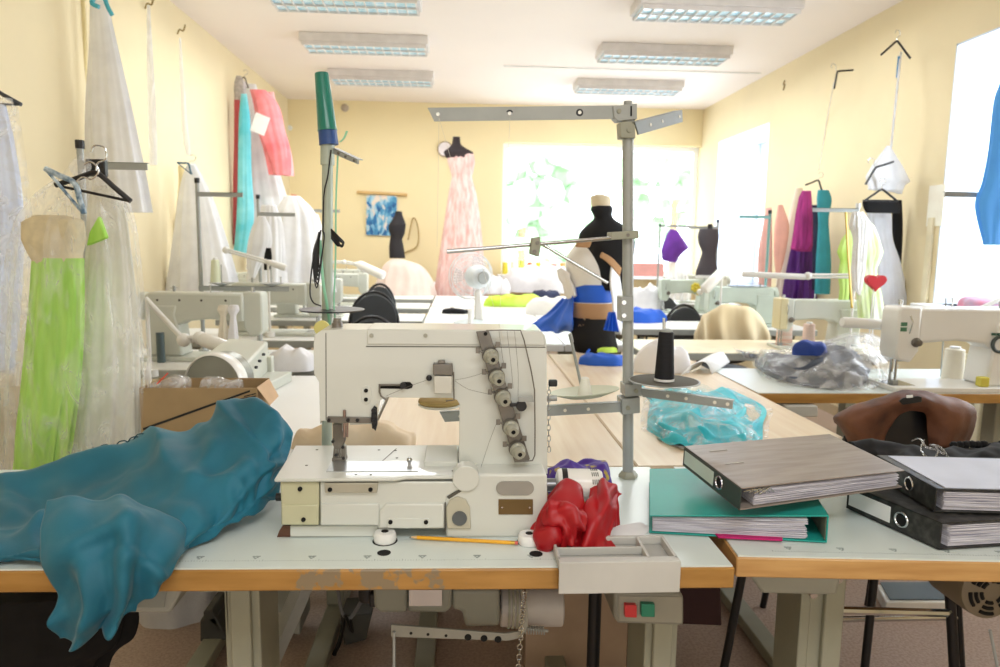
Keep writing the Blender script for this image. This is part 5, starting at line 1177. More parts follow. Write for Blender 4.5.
coral = mat('coral_chiffon', '#e8747c', .75, hex2='#f09a9e', scale=6); turq = mat('turquoise_chiffon', '#5cc4d2', .7, hex2='#8fdce6', scale=6); redc = mat('dusty_red_cloth', '#c4565a', .8)
BG = None
G('red_dress', 'narrow dusty red dress at the left of the bundle on the left wall', 'dress', [(234, 240, 100), (234, 243, 140), (233, 242, 190), (233, 239, 245)], Yb_-.25, redc, folds=5, amp=.12, dr=.5, n=30)
G('turquoise_dress', 'slim turquoise dress in the bundle on the left wall', 'dress', [(241, 247, 94), (239, 250, 120), (238, 251, 170), (237, 253, 215), (234, 248, 254)], Yb_-.32, turq, folds=6, amp=.12, dr=.5, n=36)
G('white_gown', 'white gown behind the coral blouse on the left wall', 'gown', [(246, 256, 84), (246, 266, 120), (247, 278, 170), (248, 292, 220), (248, 305, 270)], Yb_, gown_w, folds=8, amp=.1, dr=.35)
G('coral_blouse', 'coral pink chiffon blouse on the left wall near the back corner', 'blouse', [(250, 266, 90), (254, 278, 105), (258, 284, 130), (264, 289, 150), (270, 290, 175)], Yb_-.3, coral, folds=6, amp=.12, dr=.4, n=40)
G('coral_blouse', 'pale coral sleeve sheer cloth hanging right of the coral blouse', 'blouse', [(268, 274, 92), (270, 280, 120), (278, 290, 150), (284, 294, 176)], Yb_-.15, mat('pale_coral', '#f8bcbc', .8), folds=5, amp=.12, dr=.4, n=40)
tag(MB().prism([pY(x, y, Yb_-.55) for x, y in ((256, 112), (270, 118), (264, 136), (250, 130))], (0, .004, 0)).build('paper_tag', paperw_m), 'white square paper tag on the coral blouse bundle', 'tag')
tag(MB().prism([pY(x, y, Yb_-.1) for x, y in ((291, 194), (297, 195), (298, 216), (292, 216))], (0, .01, 0)).build('coral_patch', mat('orange_coral', '#ee9c82', .8)), 'small orange coral cloth patch right of the white gowns by the corner', 'cloth')
G('grey_bag', 'grey plastic wrapped garment top at the head of the bundle', 'garment', [(236, 241, 76), (234, 246, 86), (235, 244, 110), (237, 242, 130)], Yb_-.22, mat('grey_plasticky', '#b8b0ac', .4, var=.2, scale=30), folds=5, amp=.15, dr=.5, n=30)
hanger('dark wire hanger above the bundle of dresses on the left wall', 244, 78, Yb_-.2, .06, dsteel_m, tilt=.3)
puff = mat('puffy_tulle', '#f6f6f8', .85, bump=.4, bscale=14)
G('puffy_gown', 'puffy white tulle gown between left wall bundle and the green cone pole', 'gown', [(284, 300, 196), (276, 314, 212), (270, 322, 240), (262, 328, 268), (258, 332, 292)], 5.2, puff, folds=7, amp=.12, dr=.5)
G('puffy_gown', 'white lace gown lower left of the puffy tulle gown', 'gown', [(262, 276, 205), (255, 282, 225), (250, 284, 255), (244, 286, 290)], 4.75, puff, folds=7, amp=.12, dr=.5)
G('white_bodice', 'white collared bodice hanging on the second left thread stand', 'bodice', [(258, 265, 216), (252, 270, 228), (248, 271, 245), (247, 262, 262), (250, 255, 278)], 4.4, gown_w, folds=4, amp=.1, dr=.4, n=40)
G('white_gown', 'white gown behind the green cone pole near the back wall', 'gown', [(305, 318, 214), (303, 326, 240), (300, 330, 270), (300, 334, 292)], 6.2, gown_w, folds=7, amp=.1, dr=.4)
k = loft([(266, 271, 248), (264, 272, 258), (264, 270, 270)], 4.3, dr=.5, n=20, m=10); tag(k.build('black_scrap', blackcloth_m), 'small black cloth scrap below the white collared bodice', 'cloth')
# right wall
Ym = yr(803, 240)
PG('magenta_blouse', 'magenta blouse hanging on the right wall above the purple skirt', 'blouse', [(640+x/4.17, 190+y/4.17) for x, y in ((680, -2), (665, 30), (650, 100), (630, 250), (648, 235), (660, 262), (690, 255), (712, 262), (716, 230), (724, 235), (722, 120), (716, 60), (712, 0))], Ym-.15, mat('magenta_chiffon', '#b43a8e', .7, var=.25, scale=9, stretch=(3, 3, .6)), folds=7, amp=.10, dr=.35)
G('purple_skirt', 'long purple satin skirt hanging on the right wall', 'skirt', [(797, 811, 232), (792, 812, 250), (788, 813, 275), (784, 814, 303)], Ym-.03, mat('purple_satin', '#5d2a84', .5, var=.3, scale=9, stretch=(3, 3, .6)), folds=10, amp=.2, dr=.5, n=70)
G('ivory_dress', 'long ivory dress slanting left of the magenta blouse on the right wall', 'dress', [(796, 803, 188), (789, 802, 215), (781, 797, 250), (775, 792, 296)], Ym+.2, mat('ivory_dress', '#f0e4d2', .8), folds=6, amp=.1, dr=.4, n=40)
G('navy_dress', 'narrow navy dress between the magenta blouse and the teal dress', 'dress', [(812, 817, 205), (813, 820, 225), (812, 820, 290)], Ym-.25, mat('navy_cloth', '#2d3350', .8), folds=4, amp=.1, dr=.5, n=24)
G('teal_dress', 'teal dress hanging on the right wall beside the magenta blouse', 'dress', [(818, 829, 190), (817, 832, 200), (818, 829, 216), (818, 829, 230), (816, 831, 262), (815, 830, 294)], yr(824, 240)-.1, mat('teal_dress_cloth', '#3497a6', .7, var=.08), folds=5, amp=.08, dr=.4, n=40)
G('pink_veil', 'pale pink sheer garment in front of the far side window', 'garment', [(766, 772, 208), (762, 772, 230), (758, 772, 260), (760, 770, 300)], 5.6, mat('pink_sheer', '#f6c3bd', .8), folds=5, amp=.12, dr=.4, n=30)
G('pink_veil', 'peach sheer garment right of the pale pink one by the far side window', 'garment', [(778, 783, 205), (775, 789, 225), (774, 786, 250), (776, 780, 275)], 5.4, mat('peach_sheer', '#f3b6a8', .8), folds=5, amp=.12, dr=.4, n=30)
Yw = yr(888, 250)
G('white_gown', 'white strapless gown with full skirt hanging on the right wall', 'gown', [(867, 891, 210), (868, 892, 222), (872, 893, 240), (872, 900, 262), (868, 906, 290), (864, 911, 322)], Yw, mat('cool_white_gown', '#e6e9f2', .8), folds=9, amp=.08, dr=.32)
PG('white_blouse', 'white short-sleeved blouse hanging above the strapless gown on the right wall', 'blouse', [(800+x/3.335, 120+y/3.335) for x, y in ((292, 82), (250, 140), (222, 190), (232, 235), (260, 235), (300, 240), (340, 250), (345, 222), (352, 212), (366, 205), (345, 160), (300, 84))], Yw-.02, gown_w, folds=6, amp=.07, dr=.3)
G('black_bodice', 'black bodice top behind the strapless gown on the right wall', 'bodice', [(863, 899, 200), (863, 900, 206), (866, 900, 213)], Yw-.10, blackcloth_m, folds=0, dr=.2, n=30)
G('black_garment', 'black garment hanging right behind the strapless white gown', 'garment', [(893, 902, 200), (892, 903, 225), (893, 902, 250), (894, 901, 270)], Yw+.04, blackcloth_m, folds=4, amp=.1, dr=.4, n=30)
limew = mat('pale_lime_chiffon', '#cdf07c', .7, hex2='#e2fba6', scale=6)
Yx = 3.75
PG('lime_blouse', 'bright lime sheer blouse hanging left of the yellow measuring tape', 'blouse', [(800+x/3.335, 120+y/3.335) for x, y in ((168, 360), (140, 400), (126, 440), (136, 470), (128, 520), (134, 560), (130, 605), (162, 608), (168, 560), (172, 470), (182, 380))], Yx+.1, limew, folds=5, amp=.12, dr=.35)
PG('lime_dress', 'pale lime dress hanging from the pale stand in front of the white gown', 'dress', [(800+x/3.335, 120+y/3.335) for x, y in ((215, 330), (185, 400), (180, 470), (200, 500), (192, 560), (200, 700), (285, 700), (272, 600), (252, 500), (275, 440), (262, 395), (245, 350))], Yx, mat('very_pale_lime', '#e2f7a8', .75, hex2='#f6fbe4', scale=9, stretch=(3, 3, .7)), folds=8, amp=.12, dr=.4, seg=64)
PG('lace_garment', 'white lace garment hanging between the measuring tape and the lime dress', 'garment', [(800+x/3.335, 120+y/3.335) for x, y in ((178, 300), (168, 350), (178, 400), (170, 500), (176, 560), (200, 590), (215, 500), (222, 400), (230, 340), (205, 300))], Yx-.1, mat('white_lace', '#f6f4ee', .85, bump=.6, bscale=60), folds=7, amp=.16, dr=.4)
ribbon([pY(846, 212, Yx-.18), pY(848, 250, Yx-.18), pY(850, 280, Yx-.18), pY(852, 308, Yx-.18)], .018, mat('tape_yellow', '#c9a52c', .5), 'yellow measuring tape hanging from the pale stand at right', 'tape', name='measuring_tape')
hanger('black hanger with a green hook strap high on the right wall', 897, 42, yr(896, 50)-.1, .12, black_m, ang=.25, drop=.09, bar=False)
hanger('black hanger with a thin thread high on the right wall, second from the near window', 838, 72, yr(838, 74)-.12, .11, black_m, tilt=-.75, ang=.2, bar=False, drop=.07)
hanger('dark hanger tilted in front of the white blouse on the right wall', 876, 168, Yw-.25, .11, black_m, tilt=-.7, bar=False, drop=.04)
hanger('black hanger directly above the strapless gown', 882, 190, Yw-.2, .11, black_m)
hanger('dark hanger over the magenta blouse and teal dress', 818, 181, Ym-.2, .08, black_m, tilt=.4, bar=False)
c = pX(787, 84, XR-.03); tag(MB().tube(curve([c+V(0, .05, .04), c+V(-.02, .03, 0), c+V(-.03, -.02, -.01), c+V(-.04, -.02, -.06)], 12), .007, n=6).build('wall_hook', mat('brass', '#8f7a4a', .35, .8)), 'small bent hook on the right wall near the ceiling', 'hook')
ribbon([pY(901, 52, yr(896, 50)-.02), pY(897, 90, Yw), pY(891, 148, Yw)], .022, gown_w, 'long white strap holding the blouse from the high black hanger', 'strap', name='white_strap')
ribbon([pY(899, 56, yr(896, 50)-.04), pY(898, 66, yr(896, 50)-.04), pY(897, 78, yr(896, 50)-.04)], .02, mat('sky_blue_ribbon', '#4f9bd8', .6), 'short sky blue ribbon knotted on the long white strap')
ribbon([pY(834, 82, yr(838, 74)), pY(827, 120, Ym), pY(819, 170, Ym)], .010, gown_w, 'thin white strap running from the second high hanger down to the teal dress', 'strap', name='white_strap')
blue_m = mat('royal_blue_cloth', '#1d5fd0', .55, var=.1, scale=7)
G('blue_fabric', 'bright sky blue cloth hanging in the near window at the right edge', 'fabric', [(1000, 1032, 84), (994, 1034, 104), (989, 1032, 150), (983, 1028, 182), (976, 1016, 206), (984, 1000, 245)], 2.86, mat('sky_blue_cloth_glow', '#58aaff', .6, var=.06, emit=.15), folds=5, amp=.08, dr=.25)  # weak emission put into the cloth to lift its dark room side
tag(MB().bb((XR-.006, pX(946, 190, XR).y, pX(938, 226, XR).z), (XR-.001, pX(930, 190, XR).y, pX(938, 185, XR).z)).build('notice_sheet', mat('cream_paper', '#fdf9ec', .8)), 'cream notice sheet pinned on the right wall left of the near window', 'notice')
tag(MB().bb((XR-.02, pX(932, 260, XR).y, .75), (XR-.001, pX(927, 260, XR).y, pX(929, 218, XR).z)).build('cable_duct', mat('duct_cream', '#ece2c2', .6)), 'cream cable duct running down the right wall below the notice sheet', 'duct')
# radiator below the near window
rr_ = thing('radiator', 'white ribbed radiator below the near window on the right wall', 'radiator', (2.93, 3.3, .12))
k = MB()
for i in range(22): k.bb((2.90, 2.4+i*.07, .14), (2.96, 2.4+i*.07+.05, .70))
k.build('ribs', mat('radiator_cream', '#ece6cc', .5), rr_, bevel=.006)
MB().bb((2.91, 2.39, .70), (2.95, 3.93, .725)).bb((2.91, 2.39, .12), (2.95, 3.93, .145)).build('header_pipe', mat('radiator_cream', '#ece6cc', .5), rr_)

# ================================================================ BACK WALL
Yg = 7.95
gm = thing('gown_mannequin', 'pink lace strapless gown on a dark mannequin by the back wall', 'mannequin', (pY(460, 300, Yg).x, Yg, 0))
dkm = mat('dark_mannequin', '#2b2022', .8)
loft([(453, 460, 137, .8), (452, 461, 144, .8), (449, 466, 148, .6), (444, 473, 152, .5), (446, 473, 158, .5)], Yg, dr=.6, n=30, m=20).build('shoulders', dkm, gm, angle=85)
loft([(447, 474, 154), (448, 475, 162), (451, 473, 172), (452, 472, 178), (449, 476, 195), (445, 480, 225), (440, 483, 260), (435, 486, 300), (430, 488, 350)], Yg, folds=10, amp=.06, dr=.5, n=80, m=50).build('lace_gown', mat('pink_lace', '#dfaaa2', .85, hex2='#efd0ca', scale=16, stretch=(2, 2, .5), lo=.35, hi=.6), gm, angle=85)
pm = pY(445, 149, YB-.03); t_ = thing('round_mirror', 'small round mirror with a dark gold rim on the back wall', 'mirror', tuple(pm))
MB().lathe([(.082, 0), (.092, 0), (.092, .012), (.088, .016), (.083, .014)], pm+V(0, .02, 0), (0, -1, 0), n=36, ring=True).build('rim', mat('dark_gold', '#8a6b3c', .4, .5), t_)
MB().lathe([(.083, 0), (.083, .0165)], pm+V(0, .02, 0), (0, -1, 0), n=36).build('mirror_glass', mat('mirror_pale', '#ece4e6', .5), t_)
pm = pY(345, 108, YB-.0); tag(MB().lathe([(.045, 0), (.045, .02), (.02, .035)], pm, (0, -1, 0), n=24).build('wall_alarm', mat('alarm_grey', '#b8aa98', .6)), 'small round grey alarm on the back wall under the ceiling', 'alarm')
pm = pY(290, 128, YB-.0); tag(MB().lathe([(.03, 0), (.03, .02)], pm, (0, -1, 0), n=16).build('wall_socket', white_m), 'tiny white fitting on the back wall near the left corner', 'fitting')
po = thing('wall_poster', 'blue abstract painted wall hanging on the back wall', 'poster', tuple(pY(381, 236, YB-.02)))
pmat = bpy.data.materials.new('blue_abstract'); pmat.use_nodes = True; nt = pmat.node_tree; N = nt.nodes; L = nt.links; b = N['Principled BSDF']
tc = N.new('ShaderNodeTexCoord'); mp = N.new('ShaderNodeMapping'); mp.inputs['Scale'].default_value = (1, 1, .55); vz = N.new('ShaderNodeTexVoronoi'); vz.inputs['Scale'].default_value = 26; nz = N.new('ShaderNodeTexNoise'); nz.inputs['Scale'].default_value = 9
L.new(tc.outputs['Object'], mp.inputs['Vector']); L.new(mp.outputs['Vector'], vz.inputs['Vector']); L.new(mp.outputs['Vector'], nz.inputs['Vector'])
mm = N.new('ShaderNodeMath'); mm.operation = 'MULTIPLY_ADD'; L.new(nz.outputs['Fac'], mm.inputs[0]); mm.inputs[1].default_value = 1.1; sx = N.new('ShaderNodeSeparateColor'); L.new(vz.outputs['Color'], sx.inputs[0]); m3 = N.new('ShaderNodeMath'); m3.operation = 'MULTIPLY'; L.new(sx.outputs[0], m3.inputs[0]); m3.inputs[1].default_value = .45; L.new(m3.outputs[0], mm.inputs[2])
rp = N.new('ShaderNodeValToRGB'); L.new(mm.outputs[0], rp.inputs['Fac']); e = rp.color_ramp.elements; e[0].position = .35; e[0].color = lin('#1f3f6e'); e[1].position = 1.05 if False else .98; e[1].color = lin('#e8d8c8')
for p_, c_ in ((.55, '#2f6ea8'), (.7, '#5aa0c8'), (.82, '#a8cfe2')): q = e.new(p_); q.color = lin(c_)
L.new(rp.outputs['Color'], b.inputs['Base Color']); b.inputs['Roughness'].default_value = .8
MB().pp([(366.5, 195), (397, 196), (396, 236), (366, 235)], YB-.025, YB-.015).build('canvas', pmat, po, flat=True)
MB().cyl(pY(357, 192, YB-.03), pY(407, 195, YB-.03), .018, n=12).build('wooden_rod', mat('light_wood_rod', '#d6b176', .6), po)
Yk = 7.75
bb_ = thing('dress_form', 'slim black dress form on a stand by the back wall below the blue poster', 'dress form', (pY(397, 262, Yk).x, Yk, 0))
panel([(290+x/4.17, 170+y/4.17) for x, y in ((440, 168), (438, 188), (412, 232), (411, 250), (420, 275), (413, 320), (415, 372), (482, 372), (476, 330), (468, 290), (479, 262), (484, 225), (470, 190), (466, 168))], Yk, folds=0, amp=0, dr=.6).build('torso', mat('black_form', '#231f22', .8), bb_, angle=85)
MB().cyl(pY(397, 262, Yk), V(pY(397, 262, Yk).x, Yk, .02), .02).lathe([(.2, 0), (.2, .02), (.03, .05)], (pY(397, 262, Yk).x, Yk, 0)).build('stand', steel_m, bb_)
G('pale_skirt', 'pale pink-white full skirt spread on the form below the black dress form', 'skirt', [(392, 402, 259), (384, 420, 265), (378, 430, 278), (374, 434, 292), (373, 436, 306)], Yk-.05, mat('pale_blush_tulle', '#e4cfc4', .85), folds=9, amp=.08, dr=.5)
tag(MB().tube(curve([pY(408, 240, YB-.02), pY(413, 218, YB-.02), pY(418, 228, YB-.02), pY(417, 246, YB-.02), pY(404, 253, YB-.02)], 24), .008, n=6).build('wall_cable', mat('brown_cable', '#a98c52', .6)), 'brown cable looped on the back wall right of the black dress form', 'cable')
# sill items
rnd = random.Random(11); cols = ['#e8d84a', '#f2f0e6', '#e0e86a', '#e8704a', '#f0c83a', '#f0f0ee', '#e85a4a', '#f0a05a', '#f4f4f0', '#5ab4e0', '#3a8ad0', '#e890a0']
cn_ = ['yellow', 'white', 'lime yellow', 'orange red', 'golden', 'off-white', 'red', 'peach', 'bright white', 'light blue', 'blue', 'pink']
zs = .94
for i, cc in enumerate(cols):
    px = 505+i*8.2; p = pY(px, 272, YB-.08); cone('%s thread spool in the row on the back window sill' % cn_[i], (p.x, YB-.08, zs+.0005), .13+.05*rnd.random(), mat('spool_%d' % i, cc, .7), .036, .03, group='thread spools on the back window sill')
tag(MB().bb((pY(628, 280, YB-.1).x, YB-.16, zs+.0005), (pY(662, 280, YB-.1).x, YB-.02, zs+.16)).build('sill_box', mat('sill_box_red', '#d99a90', .7), bevel=.004), 'pale red small box on the back window sill behind the bust', 'box')

# ================================================================ CENTRE: BUST, FAN, FABRICS, BAGS
Yu = 3.78
bu = thing('dress_form', 'large padded dress form with black turtleneck, white wrapping and blue belt on the central table', 'dress form', tuple(pz(597, 350, .75)))
blk = mat('black_jersey', '#18181c', .9)
def bp(nm, rows, mt_, **kw): kw.setdefault('n', 48); kw.setdefault('m', 26); kw.setdefault('dr', .6); return loft(rows, Yu, **kw).build(nm, mt_, bu, angle=85)
bp('neck_block', [(594, 606, 195, .8), (591, 610, 197, .8), (591, 611, 202, .8), (592, 611, 209, .8)], mat('cream_neck', '#e5d8bb', .7))
bp('turtleneck', [(592, 612, 206, .8), (591, 613, 210, .8), (593, 612, 214, .8), (594, 614, 219, .8), (588, 624, 225, .7), (581, 632, 232, .6), (579, 635, 242), (580, 634, 255), (584, 630, 275), (588, 626, 290)], blk)
bp('white_padding', [(582, 606, 238), (574, 610, 247), (568, 612, 256), (566, 613, 266), (569, 613, 278), (573, 612, 288), (574, 612, 300), (574, 612, 306)], mat('padding_white', '#efece6', .85, var=.04, bump=.2), amp=.05, folds=0, m=40)
bp('blue_belt', [(573, 612, 284.5), (573.2, 612.5, 287), (573.5, 613, 294), (573.5, 613, 300), (574, 612, 302)], blue_m, dr=.64)
bp('tan_band', [(573, 613, 303), (572, 613.5, 306), (572, 613.5, 314), (573, 613, 318)], mat('tan_felt_band', '#b98f66', .85), dr=.63)
bp('black_base', [(573, 612, 316), (572, 614, 325), (572, 616, 338), (574, 618, 348), (576, 617, 352)], mat('black_patched', '#161414', .85, scale=9, hex2='#c4a277', lo=.64, hi=.67), dr=.62)
k = MB().prism([pY(x, y, Yu-.21) for x, y in ((578, 240), (593, 239), (590, 248), (575, 247))], (0, .03, 0)); k.build('tan_patch', mat('tan_felt_band', '#b98f66', .85), bu, bevel=.01)
sheet(cg([[(602, 252, Yu-.20), (612, 258, Yu-.18), (621, 268, Yu-.12)], [(600, 257, Yu-.20), (609, 264, Yu-.18), (619, 276, Yu-.12)]]), 20, 8).build('tan_strap', mat('tan_felt_band', '#b98f66', .85), bu, solid=.01)
sheet(cg([[(612, 262, Yu-.16), (620, 275, Yu-.12)], [(611, 290, Yu-.19), (622, 292, Yu-.14)], [(614, 320, Yu-.2), (621, 335, Yu-.16)]]), 12, 30, lambda u, v, p: .01*noise.noise(p*9)).build('white_flap', gown_w, bu, solid=.008)
sheet(cg([[(557, 270, Yu-.03), (562, 268, Yu-.03), (568, 275, Yu-.03)], [(560, 280, Yu-.03), (567, 285, Yu-.03), (573, 285, Yu-.05)], [(570, 297, Yu-.03), (572, 298, Yu-.05), (576, 296, Yu-.06)]]), 14, 20).build('padded_arm', mat('padding_white', '#efece6', .85), bu, solid=.04)
sheet(cg([[(608, 312, Yu-.2), (614, 312, Yu-.19)], [(602, 330, Yu-.22), (618, 332, Yu-.2)]]), 30, 20, lambda u, v, p: .02*sfold(u*12)).build('blue_scrap', blue_m, bu, solid=.004)
# fan
Yf_ = 5.0; fb = pz(472, 324, .75)
fa = thing('table_fan', 'white table fan with clear cage on the central table, turned away', 'fan', tuple(fb)); Yf_ = fb.y+.02
MB().lathe([(.13, .0005), (.13, .012), (.10, .025), (.04, .035)], (fb.x, Yf_, .75), n=32).build('base', mat('fan_base', '#d6e2e4', .4), fa)
MB().prism([pY(474, 324, Yf_-.03), pY(484, 324, Yf_-.03), pY(481, 290, Yf_-.03), pY(475, 290, Yf_-.03)], (0, .06, 0)).build('neck', machw_m, fa, bevel=.012)
fcn = pY(466, 275, Yf_+.07); ax = V(-.45, .9, .02).normalized(); mt = pY(478, 277, Yf_-.04)
MB().lathe([(.03, -.04), (.07, -.02), (.085, .03), (.08, .09), (.05, .14)], mt-ax*.04, ax, n=28).build('motor_housing', mat('fan_motor', '#dfe6ea', .4), fa)
MB().lathe([(.04, -.045), (.045, -.041)], mt-ax*.04, ax, n=24).build('motor_dial', steel_m, fa)
k = MB(); q = ax.to_track_quat('Z', 'Y').to_matrix(); fc = mt+ax*.09
for j, (rr, dz) in enumerate(((.165, 0), (.168, .03), (.14, .055), (.11, .065), (.07, .07), (.14, -.04), (.11, -.06))): k.tube([fc + q @ V(rr*math.cos(t*PI/20), rr*math.sin(t*PI/20), dz) for t in range(40)], .0018 if j > 1 else .004, n=5, closed=True)
for t in range(44):
    a = 2*PI*t/44; k.tube([fc + q @ V(r_*math.cos(a), r_*math.sin(a), z_) for r_, z_ in ((.05, -.07), (.11, -.06), (.165, 0), (.14, .055), (.05, .072))], .0011, n=4)
k.build('cage', mat('cage_white', '#dfe3e4', .4), fa)
k = MB()
for b_ in range(3):
    a0 = b_*2*PI/3; P = []
    for i in range(8):
        r_ = .03+.115*i/7; P.append([fc + q @ V(r_*math.cos(a0+t*.22-.45), r_*math.sin(a0+t*.22-.45), .02-.006*t) for t in range(5)])
    k.grid(P)
k.build('fan_blade', film('blade_clear', '#dfe8ea', .35, .5), fa)
def hp(name, label, cat, px, py, w, h, m, dr=.6, seed=1, group=None, z=.75, crease=.2, freq=3, rot=0, film_=None, p=2.4, parent=None, **kw):
    q = pz(px, py, z); ax_ = w/2*q.y/700; ay_ = ax_*dr; y = q.y+ay_*.9; x = pY(px, 300, y).x; hh = h*y/700
    o = heap(x, y, z+.0006, ax_, ay_, max(.01, hh-.0), seed=seed, crease=crease, freq=freq, rot=rot, p=p, **kw).build(name, m, angle=80)
    return tag(o, label, cat, group)
lime2 = mat('neon_lime_cloth', '#c2ec3a', .7, hex2='#d6f870', scale=7)
WF = None
hp('white_fabric', 'high pile of white fabric on the farthest central table below the window', 'fabric', 545, 293, 88, 24, whitecloth_m, seed=2, crease=.12)
hp('white_fabric', 'white fabric pile behind the fan cage on the farthest central table', 'fabric', 486, 294, 46, 16, whitecloth_m, seed=5)
hp('white_fabric', 'flat crumpled white fabric in front of the high white pile', 'fabric', 596, 306, 56, 12, whitecloth_m, seed=7)
hp('white_fabric', 'white fabric pile to the left behind the fan on the farthest central table', 'fabric', 448, 292, 34, 10, whitecloth_m, seed=9)
hp('lime_fabric', 'neon lime fabric lying folded on the white central table', 'fabric', 517, 307, 60, 11, lime2, dr=.35, seed=3)
hp('navy_fabric', 'dark navy fabric scrap behind the neon lime fabric', 'fabric', 546, 300, 32, 9, mat('navy_cloth', '#2d3350', .8), dr=.5, seed=4)
hp('white_cushion', 'cream white padded cushion between the lime fabric and the padded bust', 'cushion', 560, 316, 62, 17, mat('padding_white', '#efece6', .85), dr=.5, seed=6, crease=.15)
tag(sheet(cg([[(565, 300, 3.95), (568, 300, 3.9), (572, 298, 3.8), (574, 296, 3.7)], [(545, 316, 4.05), (556, 314, 3.95), (565, 312, 3.85), (573, 312, 3.7)], [(530, 325, 4.1), (548, 324, 4.0), (562, 324, 3.85), (573, 325, 3.65)], [(519, 329, 4.2), (545, 331, 4.05), (560, 331, 3.95), (573, 331, 3.85)]]), 40, 40, lambda u, v, p: .018*sfold(u*7+v*2)+.006*noise.noise(p*12)).build('blue_fabric', blue_m, solid=.004, angle=80), 'royal blue fabric falling from the bust onto the table at its left', 'fabric')
hp('blue_fabric', 'royal blue fabric right of the thread stand pole beside the bust', 'fabric', 640, 323, 58, 15, blue_m, dr=.4, seed=12, p=1.6)
hp('white_fabric', 'white fabric behind the blue one right of the bust', 'fabric', 648, 312, 34, 24, whitecloth_m, dr=.5, seed=13)
hp('blue_fabric', 'small royal blue cloth with a lime strip in front of the bust base', 'fabric', 607, 366, 50, 11, blue_m, dr=.5, seed=15)
hp('lime_strip', 'neon lime strip on the small blue cloth before the bust', 'fabric', 609, 353, 20, 5, lime2, dr=.5, seed=16, z=.776)
tag(MB().tube(curve([pz(590, 348, .757), pz(586, 358, .757), pz(600, 364, .757), pz(618, 360, .757)], 20), .008, n=6).build('looped_ribbon', blue_m), 'royal blue ribbon looping left of the small blue cloth', 'ribbon')
hp('black_gloves', 'black gloves lying on the white central table left of the fan', 'gloves', 456, 314, 30, 5, blackcloth_m, dr=.35, seed=17)
q = pz(470, 327, .75); mk_ = thing('marker_pen', 'white marker standing on its black cap before the fan', 'marker', tuple(q)); MB().cyl(q+V(0, 0, .0005), q+V(0, 0, .022), .017).build('marker_cap', black_m, mk_); MB().cyl(q+V(0, 0, .022), pY(470.5, 309, q.y), .017).build('marker_barrel', white_m, mk_)
hp('beige_fabric', 'pale peach fabric lying behind the bed of the big machine', 'fabric', 352, 452, 130, 22, mat('peach_lining', '#dcc3a0', .7, hex2='#f0e2cc', scale=4), dr=.35, seed=19, crease=.3, freq=3.5)
hp('white_fabric', 'white crumpled fabric on the first left table row', 'fabric', 290, 372, 48, 22, whitecloth_m, dr=.45, seed=21)
hp('white_paper_heap', 'crumpled white cloth behind the cream machine arm', 'fabric', 822, 312, 40, 20, whitecloth_m, dr=.5, seed=23, z=.75)
# bags of fabric modelled from their outline: top line, bottom line on the table
def mound(top, bot, d, z=.75, k=1.0, disp=None, nu=90, nv=60, lift=0):
    cx = sum(p[0] for p in top+bot)/len(top+bot); cy = sum(p[1] for p in bot)/len(bot); f = lambda p: (cx+(p[0]-cx)*k, cy+(p[1]-cy)*k)
    top = [f(p) for p in top]; bot = [f(p) for p in bot]; rows = [[], [], [], [], []]
    for t, b in zip(top, bot):
        B_ = pz(b[0], b[1], z+.002+lift); y = B_.y; B_ = Vector(B_)
        rows[4].append(B_); T_ = pY(t[0], t[1], y+d); T_.z = max(T_.z, z+.006)
        rows[1].append(T_); rows[0].append(V(T_.x, y+d*1.8, z+.003))
        for r_, a, q in ((2, .33, .42), (3, .72, .12)):
            p = pY(t[0]+(b[0]-t[0])*a, t[1]+(b[1]-t[1])*a, y+d*q); p.z = max(p.z, z+.005); rows[r_].append(p)
    return sheet(rows, nu, nv, disp)
def wrink(a, f, s_, nz_=.006):
    def fn(u, v, p):
        q = noise.noise(Vector((u*3+s_, v*3, 1)))
        return (a*(sfold(u*f+v*4+3*q+s_)-.4) + a*.8*(sfold(u*4-v*f*.8+3*q)-.4) + nz_*noise.noise(p*18)) * min(1, 6*u, 6*(1-u))
    return fn
CT = [(641, 424), (655, 402), (680, 389), (708, 387), (735, 400), (755, 420), (768, 436)]; CB = [(640, 428), (655, 440), (680, 449), (708, 453), (735, 450), (757, 445), (769, 440)]
tag(mound(CT, CB, .42, k=.90, disp=wrink(.018, 13, 1)).build('bagged_fabric', mat('cyan_fabric', '#12aec2', .6, hex2='#58d2de', scale=7), angle=85), 'cyan turquoise fabric inside a clear plastic bag on the oak table', 'fabric')
tag(mound(CT, CB, .42, disp=wrink(.012, 11, 2, .008)).build('plastic_bag', film('clear_bag', '#ffffff', .08, .55, scale=16, rough=.12), angle=60), 'clear plastic bag around the cyan fabric on the oak table', 'bag')
NT = [(752, 360), (766, 349), (795, 350), (825, 340), (855, 333), (882, 343), (896, 366)]; NB = [(753, 366), (768, 379), (795, 386), (825, 390), (855, 391), (880, 387), (897, 377)]
tag(mound([(754, 362), (770, 354), (795, 354), (822, 348), (845, 346), (860, 360), (868, 374)], [(755, 366), (769, 377), (795, 384), (822, 388), (845, 389), (860, 386), (869, 380)], .30, lift=.002, disp=wrink(.022, 9, 4)).build('bagged_fabric', mat('grey_navy_fabric', '#3a4150', .7, hex2='#4f5868', scale=6), angle=85), 'grey navy fabric inside a plastic bag on the right sewing table', 'fabric')
tag(mound(NT, NB, .34, disp=wrink(.013, 9, 5, .008)).build('plastic_bag', film('clear_bag_white', '#ffffff', .16, .6, scale=9, rough=.15), angle=60), 'clear plastic bag around the grey navy fabric on the right table', 'bag')
hp('blue_sleeve', 'dark royal blue sleeve poking out of the bag on the right table', 'fabric', 815, 356, 38, 14, mat('dark_royal', '#1f3f92', .6), dr=.5, seed=41, z=.86)
